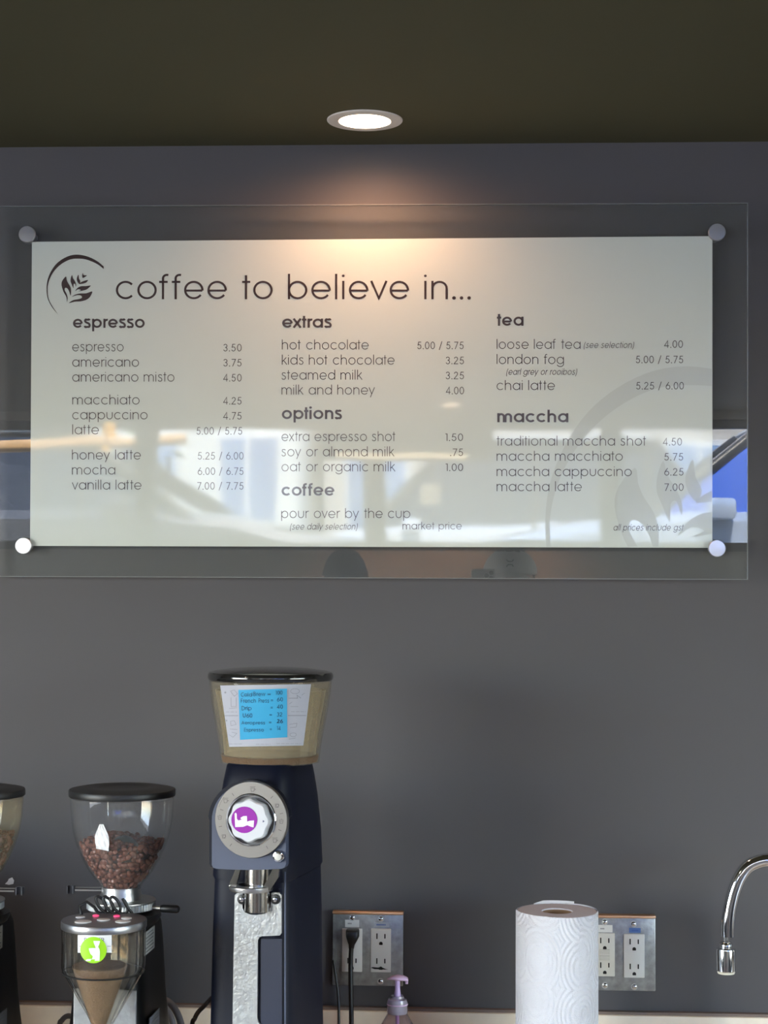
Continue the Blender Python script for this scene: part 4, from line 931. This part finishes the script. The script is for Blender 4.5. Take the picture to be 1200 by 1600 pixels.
hd = [(-17, 1531.5, .4, .3), (-15, 1530, 3, 1.6), (-9, 1528.5, 8, 3.6), (0, 1528, 10.5, 5), (8, 1528.5, 9, 5), (14, 1530, 6, 4.2), (16.5, 1531.5, 4.6, 3.6)]
for dx, py, wd, hg in hd:
    rings.append([bm.verts.new((dx*k, wd*k*.9*math.cos(a), Z(py)+hg*k*(math.sin(a) if math.sin(a) > 0 else math.sin(a)*.75))) for a in [2*PI*i/20 for i in range(20)]])
for A, B in zip(rings, rings[1:]):
    for i in range(20): bm.faces.new((A[i], A[(i+1) % 20], B[(i+1) % 20], B[i]))
bm.faces.new(rings[0][::-1]); bm.faces.new(rings[-1]); finish('pump_head', bm, LIL, sp_, smooth=True)
lathe('nozzle', [(.0022, Z(1537)), (.0028, Z(1530)), (.001, Z(1530))], LIL, sp_, c=(14*k, 0, 0), seg=14)

# ------------------------------------------------------------------ chrome faucet
fy_ = -.17; F = lambda px, py: at(px, py, fy_)
k = S(fy_)
path = [F(1137.5, 1463), F(1137.5, 1448), F(1139, 1430), F(1142.5, 1410), F(1148, 1390), F(1156, 1371), F(1168, 1355), F(1184, 1346.5), F(1202, 1343.5), F(1222, 1346), F(1240, 1357), F(1252, 1378), F(1257, 1410), F(1258, 1450), F(1258, 1600)]
bx_ = path[-1].x
fa = thing('faucet', 'chrome gooseneck faucet spout at the right edge of the frame', 'faucet', (bx_, fy_, CT+.001))
P_(tube('gooseneck_spout', catmull(path, 6)+[V((bx_, fy_, CT+.04))], 10.3*k, CHROME, seg=28), fa)
q = F(1134.5, 1490); Zf = lambda py: at(1134, py, fy_).z
ar = P_(lathe('spray_head', [(13*k, Zf(1518)), (14.5*k, Zf(1516)), (14.8*k, Zf(1485)), (14.3*k, Zf(1482.5)), (9.5*k, Zf(1481.5)), (9.3*k, Zf(1478)), (9.9*k, Zf(1477)), (9.3*k, Zf(1473)), (8*k, Zf(1471.5)), (4.5*k, Zf(1470.5)), (4.2*k, Zf(1462)), (1*k, Zf(1461))], mat('polished_chrome_head', (214, 216, 218), .1, 1), c=(q.x, fy_, 0), seg=48), fa)
P_(lathe('aerator_ring', [(1*k, Zf(1521)), (12.5*k, Zf(1521)), (13.4*k, Zf(1519)), (13.4*k, Zf(1516.5)), (1*k, Zf(1516))], mat('ivory_ring', (206, 202, 186), .4), c=(q.x, fy_, 0), seg=40), fa)
lathe('base_flange', [(.027, 0), (.028, .004), (.024, .012), (.018, .018), (.016, .05), (.0155, .055), (.001, .056)], CHROME, fa, seg=40)
tube('lever_handle', [(.016, 0, .035), (.05, -.01, .045), (.085, -.02, .052)], [.007, .006, .0045], CHROME, fa, 14)
#==OUTSIDE==
# ------------------------------------------------------------------ the street outside (seen mirrored in the acrylic)
SZ = WB-.62                                  # street level, half a storey above the cafe floor
struct(box('pavement', (0, -6.9, SZ-.1), (26, 3.1, .2), mat('pale_pavement', (150, 148, 144), .85, var=.12, vscale=4)))
struct(box('ground', (0, -19, SZ-.24), (60, 22, .2), mat('asphalt', (86, 86, 88), .9, var=.15, vscale=3)))
def car(label, x0, y, L_, body, group=None, flip=1, h=1.46, glass=(34, 46, 62)):
    t = thing('parked_car', label, 'car', (x0, y, SZ-.14), 0, group); W2 = .9
    pr = [(0, .35), (.02, .62), (.12, .78), (.9, .93), (1.35, .98), (3.75, 1.0), (4.30, .92), (4.40, .70), (4.40, .35)]
    k = L_/4.4; X = lambda a: (a*k if flip > 0 else L_-a*k)
    M = mat('car_paint_%s' % label.split()[0], body, .25, .25, coat=1.0)
    bm = bmesh.new(); rows = []
    for yy, ins in ((-W2, .05), (-W2+.03, 0), (-W2+.12, -.012), (0, -.03), (W2-.12, -.012), (W2-.03, 0), (W2, .05)):
        rows.append([bm.verts.new((X(a), yy, (b_-(ins if b_ > .4 else 0)))) for a, b_ in pr])
    for A, B in zip(rows, rows[1:]):
        for i in range(len(pr)): bm.faces.new((A[i], A[(i+1) % len(pr)], B[(i+1) % len(pr)], B[i]))
    bm.faces.new(rows[0][::-1]); bm.faces.new(rows[-1]); finish('body', bm, M, t, auto=30)
    gl = [(1.15, .94), (1.85, h-.06), (2.2, h), (3.1, h), (3.55, h-.08), (4.05, .96)]
    bm = bmesh.new(); rows = []
    for yy, sgn in ((-1, 1), (1, 1)):
        rows.append([bm.verts.new((X(a), yy*(W2-.04-(b_-.94)*.42), b_)) for a, b_ in gl])
    A, B = rows
    for i in range(len(gl)): bm.faces.new((A[i], A[(i+1) % len(gl)], B[(i+1) % len(gl)], B[i]))
    bm.faces.new(A[::-1]); bm.faces.new(B); finish('window_glass', bm, mat('car_glass_%d' % glass[2], glass, .05, .8, spec=1, coat=1), t)
    rf = bmesh.new(); bx(rf, ((X(1.85)+X(3.5))/2, 0, h+.012), (abs(X(3.5)-X(1.85)), 1.36, .03), bev=.012); finish('roof_panel', rf, M, t)
    for sy in (-1, 1):
        for a, b_ in ((1.15, 1.85), (2.55, 2.55), (3.45, 3.5), (4.05, 3.55)):
            P_b = V((X(a), sy*(W2-.03), .95)); P_t = V((X(b_), sy*(W2-.04-(h-.94)*.42+.01), h-.01))
            tube('pillar', [P_b, P_t], .034, BLACK, t, 8)
        box('side_mirror', (X(1.55), sy*(W2+.07), 1.0), (.16, .16, .12), M, t, bev=.03)
        box('door_handle', (X(2.45), sy*(W2+.01), .83), (.18, .03, .03), CHROME, t, bev=.008)
    for a in (.8, 3.6):
        for sy in (-1, 1):
            mt = Matrix.Translation((X(a), sy*(W2-.1), .33)) @ Matrix.Rotation(-sy*PI/2, 4, 'X')
            wh = lathe('wheel', [(.20, 0), (.31, 0), (.33, .03), (.33, .17), (.31, .2), (.21, .2), (.20, .17)], BLACK, t, mtx=mt, seg=32, close=True)
            lathe('rim', [(.2, .05), (.2, .16), (.17, .13), (.05, .15), (.001, .16)], STEEL, wh, mtx=mt, seg=10)
    for sy in (-.62, .62):
        box('headlight', (X(.06), sy, .68), (.12, .34, .12), mat('headlight_lens', (230, 236, 240), .1), t, bev=.02)
        box('tail_light', (X(4.36), sy, .75), (.1, .32, .12), mat('red_lens', (150, 20, 22), .2), t, bev=.02)
    return t
car('silver hatchback parked beyond the window on the right, mirrored in the acrylic', -.30, -7.9, 4.3, (176, 192, 214), flip=1, h=1.5, glass=(60, 120, 225))  # blue sky reflection put into this car's glass colour
car('charcoal saloon parked beyond the window on the left, mirrored in the acrylic', -5.0, -7.9, 4.4, (62, 66, 76), flip=-1, h=1.44)
car('white van-like car parked across the street, mirrored in the acrylic', -2.4, -12.9, 4.6, (232, 234, 236), h=1.75)
rl = thing('street_railing', 'black street railing with a pale timber handrail outside the left window', 'railing', (-2.9, -5.85, SZ))
tube('handrail', [(-.6, 0, 1.10), (1.35, 0, 1.17)], .032, mat('pale_timber', (202, 160, 106), .6, var=.1, vscale=20), rl, 12)  # pale brown timber with slight tone variation
for i in range(9): box('baluster', (-.5+.22*i, 0, .54), (.018, .018, 1.08), FRAME, rl)
def building(label, x0, x1, y, h, wall, n, m_):
    t = thing('street_building', label, 'building', ((x0+x1)/2, y, SZ-.14))
    bm = bmesh.new(); bx(bm, (0, -3, h/2), (x1-x0, 6, h)); bx(bm, (0, -.02, h-.1), (x1-x0+.2, .3, .25)); finish('facade', bm, mat('render_%d_%d_%d' % wall, wall, .9, var=.06, vscale=2), t)
    for i in range(n):
        for j in range(m_):
            cx = -(x1-x0)/2+(i+.5)*(x1-x0)/n; cz = 1.5+j*2.9
            f_ = box('window', (cx, .04, cz), ((x1-x0)/n*.62, .08, 1.5), WHITEP, t)
            box('pane', (cx, .085, cz), ((x1-x0)/n*.54, .02, 1.34), mat('blue_reflecting_pane', (70, 104, 156), .06, .2, spec=1), f_)
            box('glazing_bar', (cx, .1, cz), (.05, .02, 1.34), WHITEP, f_)
building('pale rendered building across the street, mirrored left of centre', -9, -2.6, -19, 7.5, (206, 208, 204), 5, 2)
building('taupe building across the street, mirrored at centre', -2.4, 3.2, -20, 6.5, (160, 156, 150), 4, 2)
building('blue-white building across the street, mirrored on the right', 3.4, 11, -19, 8.0, (186, 204, 226), 6, 2)
def tree(x, y, label):
    t = thing('street_tree', label, 'tree', (x, y, SZ)); rnd = random.Random(int(x*10))
    tube('trunk', [(0, 0, 0), (.02, .03, .8), (-.05, 0, 1.6), (.03, 0, 2.6)], [.09, .075, .06, .04], mat('tree_bark', (84, 70, 58), .9, bump=.5, bscale=30), t, 10)
    for k in range(7):
        a = k*.9; tube('branch', [(0, 0, 1.0+k*.2), (.4*math.cos(a), .35*math.sin(a), 1.3+k*.22), (.8*math.cos(a), .7*math.sin(a), 1.75+k*.2)], [.035, .025, .012], MATS['tree_bark'], t, 8)
    vs, fs = [], []
    for i in range(1500):
        c = V((rnd.gauss(0, .55), rnd.gauss(0, .5), 2.5+rnd.gauss(0, .55))); u = V((rnd.uniform(-1, 1), rnd.uniform(-1, 1), rnd.uniform(-1, 1))).normalized(); v = u.orthogonal().normalized(); k = len(vs)
        vs += [c-u*.06, c+v*.03, c+u*.06, c-v*.03]; fs.append((k, k+1, k+2, k+3))
    me = bpy.data.meshes.new('leaves'); me.from_pydata(vs, [], fs); o = link('leaves', me, mat('leaf_green', (92, 122, 60), .7), t); o['kind'] = 'stuff'
tree(-3.4, -10.4, 'young street tree beyond the charcoal car, mirrored in the acrylic')
# inside, hanging near the street windows
yy = -4.4
a = mir(500, 672, yy); b_ = mir(770, 720, yy)
pb = thing('pendant_bar_light', 'dark hanging bar light with a warm tube by the street window, mirrored at centre', 'pendant light', ((a.x+b_.x)/2, yy, b_.z))
box('housing', (0, 0, (a.z-b_.z)/2), (b_.x-a.x, .12, a.z-b_.z), mat('grey_housing', (70, 70, 70), .6), pb, bev=.01)
tube('light_tube', [(-.28, .066, .016), (.25, .066, .016)], .011, mat('warm_tube', (255, 236, 200), .4, emit=5, ecol=(255, 226, 180)), pb, 12)
for sx in (-.28, .28): tube('hanging_rod', [(sx, 0, a.z-b_.z), (sx, 0, CZ-b_.z-.001)], .006, FRAME, pb, 8)
def pendant(px, py, y, w_, label, col, ecol, e):
    q = mir(px, py, y); t = thing('pendant_lamp', label, 'pendant light', (q.x, q.y, q.z))
    lathe('shade', [(w_*.95, -w_), (w_, -w_*.9), (w_, w_*.8), (w_*.6, w_), (.008, w_*1.05), (.008, w_*.95), (w_*.92, w_*.75), (w_*.92, -w_*.9)], mat('shade_'+label.split()[1], col, .6, emit=e, ecol=ecol), t, seg=28, close=True)
    tube('cord', [(0, 0, w_), (0, 0, CZ-q.z-.001)], .003, RUBBER, t, 8); return t
pendant(672, 770, -4.3, .038, 'small white pendant lamp by the street window, mirrored right of centre', (240, 236, 224), (255, 244, 226), 2.2)
pendant(172, 672, -4.3, .026, 'small amber pendant lamp by the street window, mirrored at the left', (250, 190, 60), (255, 186, 50), 6)
pendant(165, 700, -4.2, .012, 'tiny amber glass lamp hanging below and beside the larger amber one', (250, 190, 60), (255, 186, 50), 4)

# ------------------------------------------------------------------ two people behind the lens (mirrored in the lower strip)
SKIN = mat('skin', (206, 160, 134), .55, var=.04, vscale=20)
def skin_mesh(name, verts, edges, radii, M, parent, root=0, sub=2):
    me = bpy.data.meshes.new(name); me.from_pydata(verts, edges, []); o = bpy.data.objects.new(name, me); COL.objects.link(o)
    me.materials.append(M)
    mo = o.modifiers.new('Skin', 'SKIN'); mo.use_smooth_shade = True
    for i, r in enumerate(radii): me.skin_vertices[0].data[i].radius = (r, r) if not isinstance(r, tuple) else r
    me.skin_vertices[0].data[root].use_root = True
    s_ = o.modifiers.new('Sub', 'SUBSURF'); s_.levels = sub; s_.render_levels = sub
    o.parent = parent; return o
def person(label, x, y, h, shirt, trousers, hair, hands, cap=None, group=None, rz=0):
    """standing figure facing +y (towards the menu), h tall; hands: targets for the two wrists, local"""
    t = thing('person', label, 'person', (x, y, 0), rz); H = h/7.5
    sh = h*.815; el = []; top = h
    Vt = [(0, 0, h*.52), (0, 0, h*.60), (0, .01, h*.70), (0, 0, h*.79), (0, .0, h*.845), (0, .012, h*.875)]
    R = [(.125, .085), (.11, .075), (.13, .088), (.115, .07), (.055, .055), (.052, .055)]; E_ = [(0, 1), (1, 2), (2, 3), (3, 4), (4, 5)]
    for i, s in enumerate((-1, 1)):
        b0 = len(Vt); wx = hands[i]
        e = V(((s*.235+wx[0])/2+s*.07, (wx[1])*.38, (sh+wx[2])/2-.13))
        Vt += [(s*.185, 0, h*.79), tuple(e), tuple(wx)]; R += [.040, .040, .030]; E_ += [(3, b0), (b0, b0+1), (b0+1, b0+2)]
        l0 = len(Vt); Vt += [(s*.095, 0, h*.48), (s*.105, .01, h*.28), (s*.11, -.02, h*.05), (s*.12, .13, h*.022)]; R += [.080, .058, .042, .035]; E_ += [(0, l0), (l0, l0+1), (l0+1, l0+2), (l0+2, l0+3)]
    skin_mesh('body', Vt, E_, R, SKIN, t)
    # clothing follows the trunk and arms, a little proud of the skin
    cv = [(0, 0, h*.79), (0, .005, h*.73), (0, .008, h*.66), (0, 0, h*.58), (0, 0, h*.50), (0, 0, h*.485), (0, 0, h*.825), (0, .004, h*.845)]; cr = [(.165, .108), (.178, .124), (.168, .12), (.158, .116), (.172, .126), (.172, .126), (.085, .08), (.068, .068)]; ce = [(0, 1), (1, 2), (2, 3), (3, 4), (4, 5), (0, 6), (6, 7)]
    for i in (0, 1):
        b0 = 6+i*7; k = len(cv); e = V(Vt[b0+1]); wv_ = V(Vt[b0+2]); cv += [Vt[b0], tuple(e), tuple(e.lerp(wv_, .75))]; cr += [.094, .062, .044]; ce += [(0, k), (k, k+1), (k+1, k+2)]
    skin_mesh('shirt', cv, ce, cr, shirt, t)
    tv = [(0, 0, h*.56), (0, 0, h*.50)]; tr = [(.172, .122), (.178, .13)]; te = [(0, 1)]
    for i in (0, 1):
        l0 = 9+i*7; k = len(tv); tv += [Vt[l0], Vt[l0+1], (Vt[l0+2][0], Vt[l0+2][1], h*.045)]; tr += [.122, .078, .062]; te += [(1, k), (k, k+1), (k+1, k+2)]
    skin_mesh('trousers', tv, te, tr, trousers, t)
    for s in (-1, 1): loft('shoe', [(0, .045, .13, 3, s*.12, .05), (.03, .047, .132, 3, s*.12, .05), (.06, .040, .10, 2.5, s*.12, .035), (.085, .036, .055, 2, s*.115, -.01)], BLACK, t)
    # head
    hz_ = h-H*.5; bm = bmesh.new(); bmesh.ops.create_uvsphere(bm, u_segments=32, v_segments=24, radius=1)
    for v in bm.verts:
        a, b_, c = v.co; q = V((a*.076, b_*.094, c*H*.5))
        if c < 0: q.x *= 1-.28*(-c)**1.3; q.y *= 1-.16*(-c)
        if b_ > 0:
            q.y += .020*math.exp(-((a/.16)**2+((c+.12)/.16)**2))          # nose
            q.y -= .010*math.exp(-(((abs(a)-.38)/.16)**2+((c-.03)/.10)**2))  # eye sockets
            q.y += .007*math.exp(-((a/.3)**2+((c+.44)/.07)**2))           # lips
            q.y += .006*math.exp(-((a/.3)**2+((c+.78)/.15)**2))           # chin
        v.co = q + V((0, .012, hz_))
    hd_ = finish('head', bm, SKIN, t, smooth=True)
    for s in (-1, 1):
        lathe('eye', [(.0005, -.011), (.007, -.008), (.0105, 0), (.007, .008), (.0005, .011)], mat('eye_white', (232, 230, 226), .2), hd_, c=(s*.029, .012+.083, hz_+.004), seg=16)
        lathe('iris', [(.0045, 0), (.0004, .002)], mat('brown_iris', (58, 38, 26), .2), hd_, mtx=axis_mtx(V((s*.029, .012+.0925, hz_+.004)), V((0, 1, 0))), seg=14)
        loft('ear', [(hz_-.028, .006, .008, 2, s*.076, .008), (hz_-.01, .009, .015, 2, s*.081, .004), (hz_+.015, .010, .019, 2, s*.083, 0), (hz_+.03, .005, .01, 2, s*.08, 0)], SKIN, hd_)
    bm = bmesh.new(); bmesh.ops.create_uvsphere(bm, u_segments=28, v_segments=20, radius=1)
    for v in list(bm.verts):
        a, b_, c = v.co; kf = 1+.02*math.sin(a*23)*math.sin(b_*19)
        v.co = V((a*.084*kf, b_*.101*kf-.004, c*H*.545*kf)) + V((0, .010, hz_+.006))
    bmesh.ops.delete(bm, geom=[v for v in bm.verts if (v.co.y > .045 and v.co.z < hz_+.055) or v.co.z < hz_-.06], context='VERTS')
    ho = finish('hair', bm, hair, hd_, smooth=True); s_ = ho.modifiers.new('thickness', 'SOLIDIFY'); s_.thickness = .004
    if cap:
        bm = bmesh.new(); bmesh.ops.create_uvsphere(bm, u_segments=36, v_segments=24, radius=1)
        for v in bm.verts: a, b_, c = v.co; v.co = V((a*.090, b_*.107, c*.085 if c > 0 else c*.01)) + V((0, .006, hz_+.038))
        cp_ = finish('cap', bm, cap, hd_, smooth=True)
        bm = bmesh.new(); rows = []
        for j in range(7):
            v = j/6; row = []
            for i in range(17):
                u = i/16*2-1; row.append(bm.verts.new((u*.082*(1-.08*v), .006+.095*math.sqrt(max(0, 1-(u*.9)**2))+.070*v*math.sqrt(max(.0, 1-(u*.80)**2)), hz_+.044-.028*u*u-.014*v)))
            rows.append(row)
        for A, B in zip(rows, rows[1:]):
            for i in range(16): bm.faces.new((A[i], A[i+1], B[i+1], B[i]))
        br = finish('brim', bm, cap, cp_, smooth=True); s_ = br.modifiers.new('thickness', 'SOLIDIFY'); s_.thickness = .003
        bm = bmesh.new()
        fq = lambda a, b_: V((a, .006+.107*math.sqrt(max(0, 1-(a/.09)**2-((b_-hz_-.038)/.085)**2))+.0012, b_))
        for s in (-1, 1):
            ribbon(bm, [(-.012, hz_+.072+s*.012), (-.006, hz_+.072+s*.005), (.006, hz_+.072+s*.005), (.012, hz_+.072+s*.012)], False, .004, fq)
        me = bpy.data.meshes.new('cap_emblem'); bm.to_mesh(me); bm.free(); link('cap_emblem', me, mat('charcoal_print', (62, 60, 60), .6), cp_)
        lathe('cap_button', [(.006, 0), (.004, .004), (.0005, .005)], cap, cp_, c=(0, .006, hz_+.122), seg=16)
    return t, hd_
def hand(t, wrist, palm, fingers):
    """wrist, palm centre and finger chains (knuckle, joint, tip), local to the person; each finger its own chain"""
    o = skin_mesh('hand', [tuple(wrist), tuple((V(wrist)+V(palm))/2), tuple(palm)], [(0, 1), (1, 2)], [.026, (.034, .018), (.034, .016)], SKIN, t)
    for i, f in enumerate(fingers):
        fo = skin_mesh('thumb' if i == 0 else 'finger', [tuple(palm)]+[tuple(p_) for p_ in f], [(0, 1), (1, 2), (2, 3)], [.010, .0098, .0088, .0072], SKIN, o, sub=2)
hx = CAM.x; py_ = -D-.36; hm = mir(797, 856, py_); px0 = hm.x
capm = mat('pale_grey_cap', (214, 210, 202), .8, bump=.2, bscale=300)
# photographer: phone held upright in both hands in front of the face
pcx, pz0, pz1 = hx-.021, EYE-.131, EYE+.016
yph = -D-.012
rw = V((.050+hx-px0, yph-py_-.075, EYE-.175)); lw = V((-.092+hx-px0, yph-py_-.075, EYE-.175))
T1, h1 = person('person in pale grey cap and dark shirt holding up a phone, mirrored in the acrylic', px0, py_, hm.z-.006, mat('dark_shirt', (52, 54, 60), .85), mat('dark_trousers', (40, 42, 52), .85), mat('brown_hair', (58, 44, 36), .8), (tuple(lw), tuple(rw)), cap=capm)
ph = thing('smartphone', 'silver smartphone with three lenses held up by the photographer, mirrored in the acrylic', 'phone', (pcx, yph, pz0))
box('phone_body', (0, 0, (pz1-pz0)/2), (.0745, .0078, pz1-pz0), mat('silver_phone_glass', (192, 190, 184), .25, .2, coat=.5), ph, bev=.0035, seg=3)
cb_ = box('camera_plateau', (.019, .0045, pz1-pz0-.021), (.034, .0022, .035), mat('phone_plateau', (176, 174, 168), .3), ph, bev=.001)
for dx, dz in ((.026, -.012), (.026, -.029), (.0115, -.0205)):
    lathe('lens', [(.0068, 0), (.0068, .0012), (.0050, .0015), (.0004, .0010)], mat('lens_glass', (14, 14, 18), .05, coat=1), cb_, mtx=axis_mtx(V((dx, .0054, pz1-pz0+dz)), V((0, 1, 0))), seg=24)
for s, w_ in ((1, rw), (-1, lw)):
    ex = pcx-px0 + s*.0375                      # the phone's edge, local x
    yl = yph-py_
    pc_ = V((ex+s*.026, yl-.022, EYE-.105))
    fs_ = [[(ex+s*.006, yl-.018, EYE-.075), (ex-s*.004, yl-.013, EYE-.055), (ex-s*.020, yl-.013, EYE-.045)]]
    for k, (zz_, ln_) in enumerate(((-.052, .020), (-.074, .024), (-.096, .022), (-.116, .014))):
        fs_.append([(ex+s*.022, yl-.002, EYE+zz_-.004), (ex+s*.010, yl+.012, EYE+zz_), (ex+s*.004-s*ln_*.35, yl+.0145, EYE+zz_)])
    hand(T1, w_, pc_, fs_)
# the companion
cm = mir(540, 858, -3.5)
T2, h2 = person('dark-haired person in a navy jacket beside the photographer, mirrored at the centre', cm.x, -3.5, cm.z-.01, mat('navy_jacket', (36, 44, 60), .85), mat('dark_trousers', (40, 42, 52), .85), mat('dark_blue_black_hair', (34, 38, 46), .75), ((-.27, .05, .84), (.27, .05, .84)), rz=math.radians(160))
for s in (-1, 1):
    w_ = V((s*.27, .05, .84)); pc_ = V((s*.268, .075, .775))
    fs_ = [[(s*.245, .10, .775), (s*.235, .115, .752), (s*.235, .118, .732)]]
    for k, l_ in enumerate((.068, .078, .072, .056)):
        yk = .108-.020*k; fs_.append([(s*.268, yk, .745), (s*.265, yk+.006, .745-l_*.55), (s*.255, yk+.004, .745-l_)])
    hand(T2, w_, pc_, fs_)
